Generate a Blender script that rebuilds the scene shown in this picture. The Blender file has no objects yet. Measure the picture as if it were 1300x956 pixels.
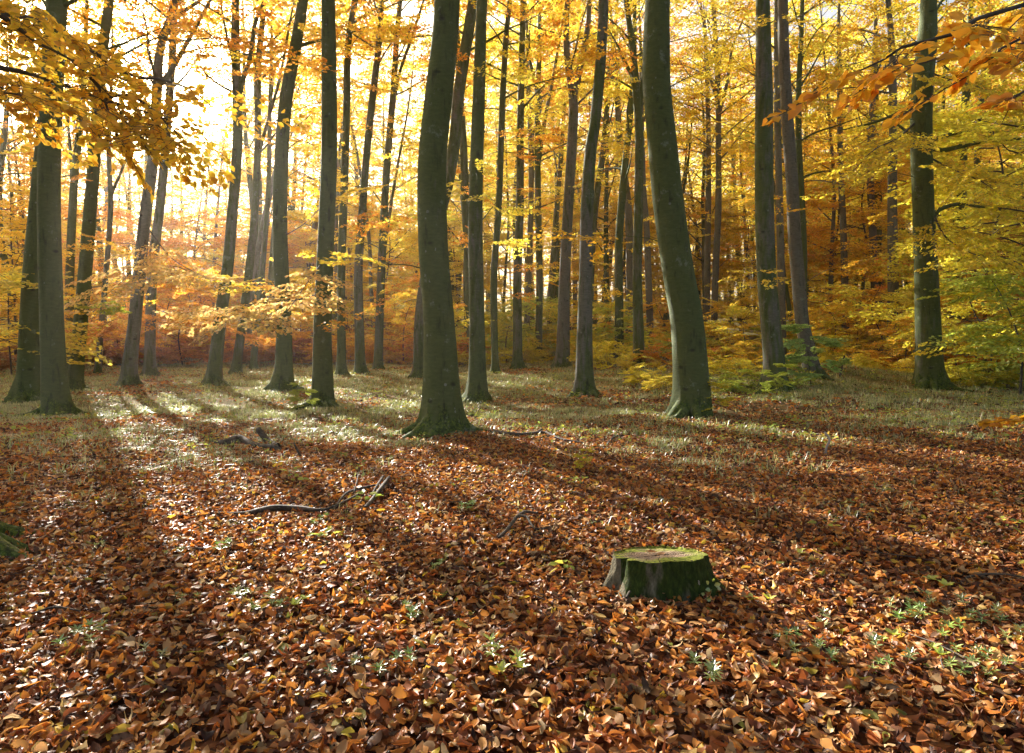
import bpy, math, random
import numpy as np
from mathutils import Vector
SC = bpy.context.scene
R = math.radians
# ------------------------------------------------------------------ camera, sky, sun, exposure
F = 866.67; CX = 650.0; HY = 425.0; H = 1.5           # focal length in photo pixels, horizon row, eye height
cam = bpy.data.cameras.new("camera"); camo = bpy.data.objects.new("camera", cam)
SC.collection.objects.link(camo); SC.camera = camo
camo.location = (0, 0, H); camo.rotation_euler = (R(90), 0, 0)
cam.sensor_width = 36; cam.lens = 24; cam.shift_y = -(478 - HY) / 1300; cam.clip_start = 0.05; cam.clip_end = 3000
SUN_AZ = -32.4; SUN_EL = 21.8                          # degrees from straight ahead (negative = towards -x)
SUN_DIR = Vector((math.sin(R(SUN_AZ)) * math.cos(R(SUN_EL)), math.cos(R(SUN_AZ)) * math.cos(R(SUN_EL)), math.sin(R(SUN_EL))))
world = bpy.data.worlds.new("World"); SC.world = world; world.use_nodes = True
wn = world.node_tree.nodes; wl = world.node_tree.links
sky = wn.new("ShaderNodeTexSky"); sky.sky_type = 'NISHITA'; sky.sun_disc = False
sky.sun_elevation = R(SUN_EL); sky.sun_rotation = R(SUN_AZ); sky.dust_density = 8.0; sky.air_density = 1.0; sky.ozone_density = 0.0
wl.new(sky.outputs[0], wn["Background"].inputs[0]); wn["Background"].inputs[1].default_value = 0.055
sl = bpy.data.lights.new("sun", 'SUN'); sl.energy = 5.0; sl.angle = R(0.8); sl.color = (1.0, 0.955, 0.88)
so = bpy.data.objects.new("sun", sl); SC.collection.objects.link(so)
so.rotation_euler = SUN_DIR.to_track_quat('Z', 'Y').to_euler()
SC.view_settings.view_transform = 'Standard'; SC.view_settings.look = 'None'; SC.view_settings.gamma = 1
SC.view_settings.exposure = 2.3
SC.cycles.max_bounces = 8; SC.cycles.diffuse_bounces = 5; SC.cycles.transmission_bounces = 6; SC.cycles.glossy_bounces = 2
SC.cycles.volume_bounces = 0; SC.cycles.transparent_max_bounces = 4; SC.cycles.use_denoising = True
SC.cycles.sample_clamp_indirect = 6; SC.cycles.caustics_reflective = False; SC.cycles.caustics_refractive = False
HAZE = 0.0007
rng = np.random.default_rng(11); random.seed(5)
COL = SC.collection

# ------------------------------------------------------------------ helpers
def link(o, parent=None):
    COL.objects.link(o)
    if parent is not None: o.parent = parent
    return o
def tag(o, label=None, cat=None, group=None, kind=None):
    if label: o["label"] = label
    if cat: o["category"] = cat
    if group: o["group"] = group
    if kind: o["kind"] = kind
    return o
def mesh_from(name, verts, tris=None, quads=None, mats=(), smooth=True, midx=None):
    """numpy arrays -> mesh"""
    me = bpy.data.meshes.new(name)
    verts = np.asarray(verts, dtype=np.float32).reshape(-1, 3)
    q = np.asarray(quads if quads is not None else np.zeros((0, 4)), dtype=np.int32).reshape(-1, 4)
    t = np.asarray(tris if tris is not None else np.zeros((0, 3)), dtype=np.int32).reshape(-1, 3)
    me.vertices.add(len(verts)); me.vertices.foreach_set("co", verts.ravel())
    nl = q.size + t.size
    me.loops.add(nl); me.loops.foreach_set("vertex_index", np.concatenate([q.ravel(), t.ravel()]))
    npoly = len(q) + len(t)
    me.polygons.add(npoly)
    ls = np.concatenate([np.arange(len(q)) * 4, q.size + np.arange(len(t)) * 3]).astype(np.int32)
    me.polygons.foreach_set("loop_start", ls)
    try: me.polygons.foreach_set("loop_total", np.concatenate([np.full(len(q), 4), np.full(len(t), 3)]).astype(np.int32))
    except Exception: pass
    for m in mats: me.materials.append(m)
    if midx is not None: me.polygons.foreach_set("material_index", np.asarray(midx, dtype=np.int32))
    me.update(calc_edges=True)
    if smooth: me.polygons.foreach_set("use_smooth", np.ones(npoly, dtype=bool))
    me.validate(verbose=False)
    return me
def obj(name, me, parent=None): return link(bpy.data.objects.new(name, me), parent)
def empty(name, loc):
    e = bpy.data.objects.new(name, None); e.location = loc; e.empty_display_size = .2
    return link(e)
class Geo:
    def __init__(s): s.v = []; s.q = []; s.t = []; s.n = 0
    def add(s, v, q=None, t=None):
        v = np.asarray(v, dtype=float).reshape(-1, 3)
        if q is not None and len(q): s.q.append(np.asarray(q) + s.n)
        if t is not None and len(t): s.t.append(np.asarray(t) + s.n)
        s.v.append(v); s.n += len(v)
    def mesh(s, name, mats, smooth=True, origin=(0, 0, 0)):
        return mesh_from(name, np.concatenate(s.v) - np.asarray(origin), np.concatenate(s.t) if s.t else None, np.concatenate(s.q) if s.q else None, mats, smooth)
# --- value noise
_L = rng.random((64, 64))
def vnoise(x, y):
    x = np.asarray(x, float); y = np.asarray(y, float)
    xi = np.floor(x).astype(int); yi = np.floor(y).astype(int); fx = x - xi; fy = y - yi
    fx = fx * fx * (3 - 2 * fx); fy = fy * fy * (3 - 2 * fy)
    g = lambda a, b: _L[a % 64, b % 64]
    return (g(xi, yi) * (1 - fx) + g(xi + 1, yi) * fx) * (1 - fy) + (g(xi, yi + 1) * (1 - fx) + g(xi + 1, yi + 1) * fx) * fy
def sstep(a, b, x):
    t = np.clip((x - a) / (b - a), 0, 1); return t * t * (3 - 2 * t)
def gz(x, y):
    """ground height"""
    x = np.asarray(x, float); y = np.asarray(y, float)
    d = np.hypot(x, y)
    k = .35 + .65 * sstep(-14, 6, x * 40 / np.maximum(d, 20))
    rise = 0.075 * 4 * np.log1p(np.exp(np.clip((d - 29) / 4, -30, 40))) * k
    mound = .42 * np.exp(-(((x - 9.6) / 2.6) ** 2 + ((y - 20.5) / 1.6) ** 2))
    micro = (vnoise(x * 1.7, y * 1.7) - .5) * .05 + (vnoise(x * .5 + 9, y * .5) - .5) * .10 + (vnoise(x * .13 + 3, y * .13 + 7) - .5) * .25 * sstep(5, 14, d)
    return rise + mound + micro
def at_ground(px, py):
    """where the view ray through a photo pixel meets the ground"""
    dd = np.arange(1.5, 70, .02); xx = (px - CX) / F * dd
    i = int(np.argmax(H - (py - HY) / F * dd < gz(xx, dd)))
    return np.array([xx[i], dd[i], float(gz(xx[i], dd[i]))])
def at_depth(px, py, d): return np.array([(px - CX) / F * d, d, H + (HY - py) / F * d])
def grass_amount(x, y):
    n = vnoise(x * .45 + 20, y * .45 + 5) * .6 + vnoise(x * 1.3, y * 1.3 + 31) * .4
    return sstep(.32, .57, n + .16 * sstep(6, 13, y) - .22 * sstep(14, 5, y))
# openings in the canopy through which the low sun reaches the floor: (across-sun range, along-sun range on the ground)
GAPS = [((1.2, 3.6), (4.6, 17)), ((3.6, 7.3), (8, 19)), ((.2, 3.6), (9.5, 19)), ((2.4, 4.7), (.3, 3.3)), ((6.8, 11.5), (4.3, 6.6)), ((9, 13.5), (12, 19)), ((8, 12), (18, 26))]
SX, SY = math.sin(R(SUN_AZ)), math.cos(R(SUN_AZ)); COT = 1 / math.tan(R(SUN_EL))
def in_gap(p, m=.35):
    c = p[0] * SY - p[1] * SX; s0 = p[0] * SX + p[1] * SY - p[2] * COT
    return any(a - m < c < b + m and u - 1 < s0 < v + 1 for (a, b), (u, v) in GAPS)
# ------------------------------------------------------------------ materials
def new_mat(name):
    m = bpy.data.materials.new(name); m.use_nodes = True
    nt = m.node_tree; nt.nodes.clear(); out = nt.nodes.new("ShaderNodeOutputMaterial")
    return m, nt.nodes, nt.links, out
def ramp(nodes, stops, interp='LINEAR'):
    r = nodes.new("ShaderNodeValToRGB"); cr = r.color_ramp; cr.interpolation = interp
    cr.elements[0].position = stops[0][0]; cr.elements[0].color = (*stops[0][1], 1)
    cr.elements[1].position = stops[-1][0]; cr.elements[1].color = (*stops[-1][1], 1)
    for p, c in stops[1:-1]:
        e = cr.elements.new(p); e.color = (*c, 1)
    return r
def noise(nodes, links, scale, detail=4, vec=None, rough=.6):
    n = nodes.new("ShaderNodeTexNoise"); n.inputs["Scale"].default_value = scale; n.inputs["Detail"].default_value = detail
    n.inputs["Roughness"].default_value = rough
    if vec is not None: links.new(vec, n.inputs["Vector"])
    return n
def math_n(nodes, links, op, a, b=None, clamp=False):
    m = nodes.new("ShaderNodeMath"); m.operation = op; m.use_clamp = clamp
    for i, s in enumerate((a, b)):
        if s is None: continue
        if isinstance(s, (int, float)): m.inputs[i].default_value = s
        else: links.new(s, m.inputs[i])
    return m.outputs[0]
def mix_c(nodes, links, f, a, b, mode='MIX'):
    m = nodes.new("ShaderNodeMix"); m.data_type = 'RGBA'; m.blend_type = mode
    for i, s in ((0, f), (6, a), (7, b)):
        if isinstance(s, (int, float)): m.inputs[i].default_value = s
        elif isinstance(s, tuple): m.inputs[i].default_value = (*s, 1)
        else: links.new(s, m.inputs[i])
    return m.outputs[2]
def leaf_material(name, use_obj=True, stops=None, trans=.5, gloss=.06, rough=.45, hue=.035, val=.55, graze=.0):
    m, n, l, out = new_mat(name)
    geo = n.new("ShaderNodeNewGeometry"); rnd = geo.outputs["Random Per Island"]
    if use_obj:
        oi = n.new("ShaderNodeObjectInfo"); base = oi.outputs["Color"]
    else:
        r = ramp(n, stops); l.new(rnd, r.inputs[0]); base = r.outputs[0]
    r2 = math_n(n, l, 'FRACT', math_n(n, l, 'MULTIPLY', rnd, 17.31))
    hs = n.new("ShaderNodeHueSaturation"); l.new(base, hs.inputs["Color"])
    l.new(math_n(n, l, 'ADD', math_n(n, l, 'MULTIPLY', rnd, hue), .5 - hue / 2), hs.inputs["Hue"])
    l.new(math_n(n, l, 'ADD', math_n(n, l, 'MULTIPLY', r2, val), 1 - val * .55), hs.inputs["Value"])
    c = hs.outputs[0]
    # the paler underside of a leaf
    c2 = mix_c(n, l, math_n(n, l, 'MULTIPLY', geo.outputs["Backfacing"], .14), c, (.50, .36, .22))
    d = n.new("ShaderNodeBsdfDiffuse"); l.new(c2, d.inputs[0])
    t = n.new("ShaderNodeBsdfTranslucent"); l.new(c, t.inputs[0])
    mx = n.new("ShaderNodeMixShader"); mx.inputs[0].default_value = trans; l.new(d.outputs[0], mx.inputs[1]); l.new(t.outputs[0], mx.inputs[2])
    g = n.new("ShaderNodeBsdfGlossy"); g.inputs["Roughness"].default_value = rough
    lw = n.new("ShaderNodeLayerWeight"); lw.inputs[0].default_value = .5
    mg = n.new("ShaderNodeMixShader"); l.new(math_n(n, l, 'ADD', math_n(n, l, 'MULTIPLY', math_n(n, l, 'POWER', lw.outputs["Facing"], 4), graze), gloss), mg.inputs[0]); l.new(mx.outputs[0], mg.inputs[1]); l.new(g.outputs[0], mg.inputs[2])
    l.new(mg.outputs[0], out.inputs[0])
    return m
M_LEAF = leaf_material("autumn_leaf", trans=.66, gloss=.03)
M_LITTER = leaf_material("fallen_leaf", use_obj=False, trans=.34, gloss=.016, graze=.20, rough=.48, hue=.02, val=.6, stops=[
    (0, (.035, .016, .009)), (.15, (.11, .038, .014)), (.30, (.25, .070, .018)), (.50, (.50, .165, .026)), (.70, (.68, .27, .045)),
    (.84, (.50, .25, .10)), (.93, (.58, .40, .22)), (.97, (.70, .42, .04)), (1, (.26, .28, .05))])
M_GRASS = leaf_material("woodland_grass", use_obj=False, trans=.45, rough=.45, gloss=.10, graze=.35, hue=.02, stops=[
    (0, (.17, .27, .05)), (.4, (.34, .42, .09)), (.68, (.52, .49, .18)), (1, (.64, .55, .28))])
M_HERB = leaf_material('herb_leaf', use_obj=False, trans=.5, gloss=.03, stops=[(0, (.20, .34, .06)), (.5, (.42, .52, .09)), (.8, (.64, .62, .10)), (1, (.70, .50, .08))])
M_GREEN = leaf_material("woodruff_leaf", trans=.35, gloss=.14, rough=.35, hue=.03)

def bark_material(name, algae=1.0, tint=(.135, .13, .095)):
    m, n, l, out = new_mat(name)
    tc = n.new("ShaderNodeNewGeometry"); pos = tc.outputs["Position"]
    tex = n.new("ShaderNodeTexCoord"); ov = tex.outputs["Object"]
    mp = n.new("ShaderNodeMapping"); l.new(ov, mp.inputs[0]); mp.inputs["Scale"].default_value = (1, 1, 3.5)
    mv = n.new("ShaderNodeMapping"); l.new(ov, mv.inputs[0]); mv.inputs["Scale"].default_value = (1, 1, .22)
    big = noise(n, l, 1.6, 5, mv.outputs[0]); ring = noise(n, l, 9, 6, mp.outputs[0], .7); fine = noise(n, l, 60, 3, ov); streak = noise(n, l, 11, 4, mv.outputs[0])
    oi = n.new("ShaderNodeObjectInfo")
    r = ramp(n, [(.3, tuple(c * .45 for c in tint)), (.5, tint), (.72, tuple(c * 1.45 for c in tint))]); l.new(ring.outputs[0], r.inputs[0])
    base = mix_c(n, l, .35, r.outputs[0], mix_c(n, l, fine.outputs[0], (.05, .05, .04), (.33, .31, .27)))
    # green algae: broad vertical patches; per-tree amount in the object's colour alpha-free red channel
    sep = n.new("ShaderNodeSeparateColor"); l.new(oi.outputs["Color"], sep.inputs[0])
    am = math_n(n, l, 'ADD', big.outputs[0], math_n(n, l, 'MULTIPLY', math_n(n, l, 'SUBTRACT', streak.outputs[0], .5), .6))
    am = math_n(n, l, 'ADD', am, math_n(n, l, 'SUBTRACT', sep.outputs[0], .46))
    ar = ramp(n, [(.40, (0, 0, 0)), (.56, (1, 1, 1))]); l.new(am, ar.inputs[0])
    alg = mix_c(n, l, ring.outputs[0], (.034, .056, .010), (.135, .175, .038))
    c = mix_c(n, l, math_n(n, l, 'MULTIPLY', ar.outputs[0], .88 * algae), base, alg)
    # pale lichen spots
    vo = n.new("ShaderNodeTexVoronoi"); vo.inputs["Scale"].default_value = 5.0; l.new(ov, vo.inputs[0])
    lm = math_n(n, l, 'LESS_THAN', vo.outputs["Distance"], .12)
    lm = math_n(n, l, 'MULTIPLY', lm, math_n(n, l, 'GREATER_THAN', streak.outputs[0], .53))
    c = mix_c(n, l, math_n(n, l, 'MULTIPLY', lm, .5), c, (.33, .36, .30))
    lp0 = noise(n, l, 4.5, 5, ov, .7)
    # moss round the foot (object origin is at the tree's base)
    so_ = n.new("ShaderNodeSeparateXYZ"); l.new(ov, so_.inputs[0])
    foot = math_n(n, l, 'ADD', math_n(n, l, 'MULTIPLY', so_.outputs[2], -1.9), math_n(n, l, 'SUBTRACT', math_n(n, l, 'MULTIPLY', math_n(n, l, 'ADD', streak.outputs[0], lp0.outputs[0]), 2.6), 1.55))
    fr = ramp(n, [(.35, (0, 0, 0)), (.75, (1, 1, 1))]); l.new(foot, fr.inputs[0])
    mr = ramp(n, [(.38, (.012, .022, .005)), (.5, (.05, .085, .010)), (.68, (.22, .28, .025))]); mn = noise(n, l, 26, 5, ov, .8); l.new(mn.outputs[0], mr.inputs[0]); moss = mr.outputs[0]
    c = mix_c(n, l, math_n(n, l, 'MULTIPLY', fr.outputs[0], .85), c, moss)
    # branch scars: dark eye-shaped marks, and dark water streaks
    ms = n.new("ShaderNodeMapping"); l.new(ov, ms.inputs[0]); ms.inputs["Scale"].default_value = (1.6, 1.6, 2.6)
    vs = n.new("ShaderNodeTexVoronoi"); vs.inputs["Scale"].default_value = 1.15; l.new(ms.outputs[0], vs.inputs[0])
    scar = ramp(n, [(.05, (1, 1, 1)), (.13, (0, 0, 0))]); l.new(vs.outputs["Distance"], scar.inputs[0])
    c = mix_c(n, l, math_n(n, l, 'MULTIPLY', scar.outputs[0], .75), c, (.02, .018, .014))
    st = ramp(n, [(.56, (0, 0, 0)), (.70, (1, 1, 1))]); l.new(streak.outputs[0], st.inputs[0])
    c = mix_c(n, l, math_n(n, l, 'MULTIPLY', st.outputs[0], .65), c, (.025, .024, .016))
    lp = noise(n, l, 3.4, 7, ov, .75); lr = ramp(n, [(.60, (0, 0, 0)), (.66, (1, 1, 1))]); l.new(lp.outputs[0], lr.inputs[0])
    c = mix_c(n, l, math_n(n, l, 'MULTIPLY', lr.outputs[0], .6), c, (.24, .27, .19))
    b = n.new("ShaderNodeBsdfPrincipled"); l.new(c, b.inputs["Base Color"]); b.inputs["Roughness"].default_value = .82
    b.inputs["Specular IOR Level"].default_value = .25
    hgt = math_n(n, l, 'ADD', math_n(n, l, 'ADD', math_n(n, l, 'MULTIPLY', ring.outputs[0], .7), math_n(n, l, 'MULTIPLY', fine.outputs[0], .35)), math_n(n, l, 'MULTIPLY', scar.outputs[0], -.5))
    bp = n.new("ShaderNodeBump"); bp.inputs["Strength"].default_value = .6; bp.inputs["Distance"].default_value = .035; l.new(hgt, bp.inputs["Height"])
    l.new(bp.outputs[0], b.inputs["Normal"]); l.new(b.outputs[0], out.inputs[0])
    return m
M_BARK = bark_material("beech_bark")
def simple(name, ca, cb, scale=20, rough=.85, bump=.4, dist=.01, stretch=None, spec=.3):
    m, n, l, out = new_mat(name); tex = n.new("ShaderNodeTexCoord"); v = tex.outputs["Object"]
    if stretch:
        mp = n.new("ShaderNodeMapping"); l.new(v, mp.inputs[0]); mp.inputs["Scale"].default_value = stretch; v = mp.outputs[0]
    no = noise(n, l, scale, 6, v, .65); r = ramp(n, [(.3, ca), (.7, cb)]); l.new(no.outputs[0], r.inputs[0])
    b = n.new("ShaderNodeBsdfPrincipled"); l.new(r.outputs[0], b.inputs["Base Color"]); b.inputs["Roughness"].default_value = rough
    b.inputs["Specular IOR Level"].default_value = spec
    bp = n.new("ShaderNodeBump"); bp.inputs["Strength"].default_value = bump; bp.inputs["Distance"].default_value = dist
    l.new(no.outputs[0], bp.inputs["Height"]); l.new(bp.outputs[0], b.inputs["Normal"]); l.new(b.outputs[0], out.inputs[0])
    return m
M_TWIG = simple("twig_bark", (.035, .03, .022), (.13, .115, .09), 14)
M_STICK = simple("dead_wood", (.025, .019, .014), (.14, .11, .08), 9, stretch=(1, 1, 1), bump=.8)
M_STICKPALE = simple("bleached_wood", (.28, .25, .21), (.60, .56, .50), 12)
def ground_material():
    m, n, l, out = new_mat("forest_floor")
    g = n.new("ShaderNodeNewGeometry"); p = g.outputs["Position"]
    mp = n.new("ShaderNodeMapping"); l.new(p, mp.inputs[0]); mp.inputs["Scale"].default_value = (1, 1, .2)
    v = n.new("ShaderNodeTexVoronoi"); v.inputs["Scale"].default_value = 19; l.new(mp.outputs[0], v.inputs[0])
    v2 = n.new("ShaderNodeTexVoronoi"); v2.inputs["Scale"].default_value = 31; l.new(mp.outputs[0], v2.inputs[0])
    s = n.new("ShaderNodeSeparateColor"); l.new(v.outputs["Color"], s.inputs[0])
    s2 = n.new("ShaderNodeSeparateColor"); l.new(v2.outputs["Color"], s2.inputs[0])
    litter = ramp(n, [(0, (.010, .006, .004)), (.35, (.035, .015, .008)), (.6, (.10, .035, .013)), (.85, (.20, .08, .025)), (1, (.28, .15, .07))])
    l.new(math_n(n, l, 'MULTIPLY', math_n(n, l, 'ADD', s.outputs[0], s2.outputs[0]), .5), litter.inputs[0])
    n1 = noise(n, l, .42, 5, p); n2 = noise(n, l, 14, 4, p)
    sp = n.new("ShaderNodeSeparateXYZ"); l.new(p, sp.inputs[0])
    far = math_n(n, l, 'MULTIPLY', math_n(n, l, 'SUBTRACT', sp.outputs[1], 8), .08, clamp=True)
    gm = math_n(n, l, 'ADD', n1.outputs[0], math_n(n, l, 'MULTIPLY', far, .27))
    gr = ramp(n, [(.5, (0, 0, 0)), (.66, (1, 1, 1))]); l.new(gm, gr.inputs[0])
    straw = ramp(n, [(.3, (.11, .14, .035)), (.5, (.26, .24, .09)), (.75, (.44, .34, .20))]); l.new(n2.outputs[0], straw.inputs[0])
    c = mix_c(n, l, math_n(n, l, 'MULTIPLY', gr.outputs[0], math_n(n, l, 'MULTIPLY', far, .75)), litter.outputs[0], straw.outputs[0])
    b = n.new("ShaderNodeBsdfPrincipled"); l.new(c, b.inputs["Base Color"]); b.inputs["Roughness"].default_value = 1; b.inputs["Specular IOR Level"].default_value = .05
    hh = math_n(n, l, 'ADD', s.outputs[1], math_n(n, l, 'MULTIPLY', s2.outputs[1], .6))
    bp = n.new("ShaderNodeBump"); bp.inputs["Strength"].default_value = .7; bp.inputs["Distance"].default_value = .03; l.new(hh, bp.inputs["Height"])
    l.new(bp.outputs[0], b.inputs["Normal"]); l.new(b.outputs[0], out.inputs[0])
    return m
M_GROUND = ground_material()

# ------------------------------------------------------------------ ground sheet
def build_ground():
    u = np.linspace(-1, 1, 421); a = 6.2
    xs = np.sinh(a * u) / math.sinh(a) * 300
    v = np.linspace(-.55, 1, 421); ys = np.sinh(a * v) / math.sinh(a) * 300 + 3
    X, Y = np.meshgrid(xs, ys); Z = gz(X, Y)
    nx = len(xs); i = np.arange((nx - 1) * (len(ys) - 1)); r = i // (nx - 1); c = i % (nx - 1); b = r * nx + c
    q = np.stack([b, b + 1, b + nx + 1, b + nx], 1)
    o = obj("ground", mesh_from("ground", np.stack([X, Y, Z], -1), quads=q, mats=[M_GROUND])); tag(o, "woodland floor under the beeches, leaf litter turning to dry grass further off", "ground", kind="structure")
build_ground()

# ------------------------------------------------------------------ wood: tubes along a path
def smooth_path(pts, rad, step):
    pts = np.asarray(pts, float); rad = np.asarray(rad, float)
    P = np.vstack([2 * pts[0] - pts[1], pts, 2 * pts[-1] - pts[-2]])
    out = []; rr = []
    for i in range(1, len(P) - 2):
        p0, p1, p2, p3 = P[i - 1:i + 3]; L = np.linalg.norm(p2 - p1); k = max(1, int(math.ceil(L / step)))
        t = (np.arange(k) / k)[:, None]
        out.append(.5 * (2 * p1 + (p2 - p0) * t + (2 * p0 - 5 * p1 + 4 * p2 - p3) * t ** 2 + (3 * p1 - p0 - 3 * p2 + p3) * t ** 3))
        rr.append(rad[i - 1] + (rad[i] - rad[i - 1]) * t[:, 0])
    out.append(P[-2:-1]); rr.append(rad[-1:])
    return np.concatenate(out), np.concatenate(rr)
def tube(g, pts, rad, sides=6, step=.4, flare=None, lumps=0., seed=0):
    p, r = smooth_path(pts, rad, step)
    T = np.gradient(p, axis=0); T /= np.linalg.norm(T, axis=1)[:, None] + 1e-9
    if abs(T[:, 2]).mean() > .5: ref = np.array([1., 0, 0])
    else: ref = np.array([0, 0, 1.])
    A = np.cross(T, ref); A /= np.linalg.norm(A, axis=1)[:, None] + 1e-9; B = np.cross(T, A)
    th = np.arange(sides) / sides * 2 * math.pi
    rs = np.random.default_rng(seed)
    rr = np.repeat(r[:, None], sides, 1)
    if lumps:
        s = np.concatenate([[0], np.cumsum(np.linalg.norm(np.diff(p, axis=0), axis=1))])
        for k, amp in ((2, 1.), (3, .8), (5, .35)):
            ph = rs.random() * 6.28 + s[:, None] * rs.uniform(.15, .6)
            rr *= 1 + lumps * amp * np.cos(k * th[None] + ph) * (.6 + .4 * np.sin(s[:, None] * rs.uniform(.5, 1.3) + rs.random() * 6))
    if flare:
        z = p[:, 2] - flare[1]; amt, zb, sc = flare
        n = int(rs.integers(4, 8)); toes = np.zeros(sides)
        for k in range(n):
            c = (k + rs.uniform(-.3, .3)) / n * 2 * math.pi; w = rs.uniform(.16, .34)
            toes += rs.uniform(.4, 1.6) * np.exp(-(np.angle(np.exp(1j * (th - c))) / w) ** 2)
        e = np.exp(-np.clip(z, -.05, None) / sc)[:, None]; e2 = np.exp(-np.clip(z, -.05, None) / (sc * 2.6))[:, None]
        rr = rr + amt * (e * (.15 + .95 * toes[None]) + .22 * e2)
    V = p[:, None, :] + rr[..., None] * (np.cos(th)[None, :, None] * A[:, None] + np.sin(th)[None, :, None] * B[:, None])
    n = len(p); idx = np.arange(n * sides).reshape(n, sides); nx = np.roll(idx, -1, 1)
    q = np.stack([idx[:-1], idx[1:], nx[1:], nx[:-1]], -1).reshape(-1, 4)
    V = V.reshape(-1, 3); tip = len(V); V = np.vstack([V, p[-1] + T[-1] * r[-1] * .8])
    t = np.stack([idx[-1], np.full(sides, tip), nx[-1]], 1)
    g.add(V, q, t)
# ------------------------------------------------------------------ leaves
def frames(d, nrm):
    d = d / (np.linalg.norm(d, axis=1)[:, None] + 1e-9)
    s = np.cross(nrm, d); s /= np.linalg.norm(s, axis=1)[:, None] + 1e-9
    return d, s, np.cross(d, s)
def leaves_fine(pos, d, nrm, size, width=.62, fold=.22):
    """6 vertices, 2 folded quads per leaf"""
    d, s, u = frames(d, nrm); n = len(pos); size = np.asarray(size).reshape(-1, 1) * np.ones((n, 1)); w = size * width * .5
    v = np.stack([pos, pos + d * size * .30 + s * w * .95 + u * w * fold, pos + d * size * .66 + s * w * .86 + u * w * fold * .8, pos + d * size - u * size * .08,
                  pos + d * size * .66 - s * w * .86 + u * w * fold * .8, pos + d * size * .30 - s * w * .95 + u * w * fold], 1).reshape(-1, 3)
    b = np.arange(n) * 6
    q = np.concatenate([np.stack([b, b + 3, b + 2, b + 1], 1), np.stack([b, b + 5, b + 4, b + 3], 1)])
    return v, q
def leaves_coarse(pos, d, nrm, size, width=.66, fold=.2):
    d, s, u = frames(d, nrm); n = len(pos); size = np.asarray(size).reshape(-1, 1) * np.ones((n, 1)); w = size * width * .5
    v = np.stack([pos, pos + d * size * .48 + s * w + u * w * fold, pos + d * size, pos + d * size * .48 - s * w + u * w * fold], 1).reshape(-1, 3)
    b = np.arange(n) * 4
    return v, np.stack([b, b + 1, b + 2, b + 3], 1)
def make_spray(r, leaf_step=.05):
    """flat beech spray along +x, length 1: leaves (pos, dir) and twig segments"""
    pos = []; dr = []; seg = []
    def twig(p, a, L, lvl):
        n = max(3, int(L / leaf_step)); q = np.array(p, float); pts = [q.copy()]
        bend = r.normal(0, .25)
        for i in range(n):
            a2 = a + bend * i / n; q = q + np.array([math.cos(a2), math.sin(a2), -.06 * L]) * L / n; pts.append(q.copy())
            side = 1 if i % 2 else -1
            if lvl < 2 and i > 0 and r.random() < (.75 if lvl == 0 else .30):
                twig(q, a2 + side * r.uniform(.6, .95), L * r.uniform(.30, .55) * (1.15 - i / n * .7), lvl + 1)
            if lvl > 0 or i > n * .25:
                la = a2 + side * r.uniform(.5, 1.1); pos.append(q + r.normal(0, .006, 3)); dr.append((math.cos(la), math.sin(la), r.normal(-.12, .2)))
        pos.append(q); dr.append((math.cos(a), math.sin(a), -.1)); seg.append(np.array([pts[0], pts[len(pts) // 2], pts[-1]]))
    twig((0, 0, 0), 0, 1, 0)
    return np.array(pos), np.array(dr), seg
SPRAYS = [make_spray(rng, .075) for _ in range(10)]
SPRAYS_FINE = [make_spray(rng, .05) for _ in range(8)]
def rot_basis(dirv, roll):
    x = dirv / np.linalg.norm(dirv); up = np.array([0, 0, 1.]); y = np.cross(up, x); y /= np.linalg.norm(y) + 1e-9; z = np.cross(x, y)
    c, s = math.cos(roll), math.sin(roll); return np.stack([x, c * y + s * z, -s * y + c * z], 0)
class Leaves:
    def __init__(s): s.p = []; s.d = []; s.n = []; s.s = []
    def spray(s, r, p0, dirv, scale, size, keep=1.0, fine=False, tilt=.42, wood=None, roll=None):
        if p0[2] > 4.2 and in_gap(p0 + np.asarray(dirv) * scale * .5): return
        tp, td, seg = (SPRAYS_FINE if fine else SPRAYS)[int(r.integers(0, 8))]
        B = rot_basis(np.asarray(dirv, float), r.normal(0, .28) if roll is None else roll)
        m = r.random(len(tp)) < keep if keep < 1 else slice(None)
        pos = (tp[m] * scale) @ B + p0; d = td[m] @ B; n = B[2] + r.normal(0, tilt, (len(pos), 3))
        s.p.append(pos); s.d.append(d); s.n.append(n); s.s.append(size * r.uniform(.7, 1.2, len(pos)))
        if wood is not None:
            for k, sg in enumerate(seg):
                if k < len(seg) - 1 and (not fine or r.random() < .5): continue
                w = (sg * scale) @ B + p0; tube(wood, w, [.0028 * scale + .0012, .0018, .0009], 3, 9)
    def mesh(s, name, mat, fine=False, origin=(0, 0, 0)):
        p = np.concatenate(s.p); d = np.concatenate(s.d); n = np.concatenate(s.n); z = np.concatenate(s.s)
        v, q = (leaves_fine if fine else leaves_coarse)(p, d, n, z)
        return mesh_from(name, v - np.asarray(origin), quads=q, mats=[mat], smooth=False)
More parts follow.
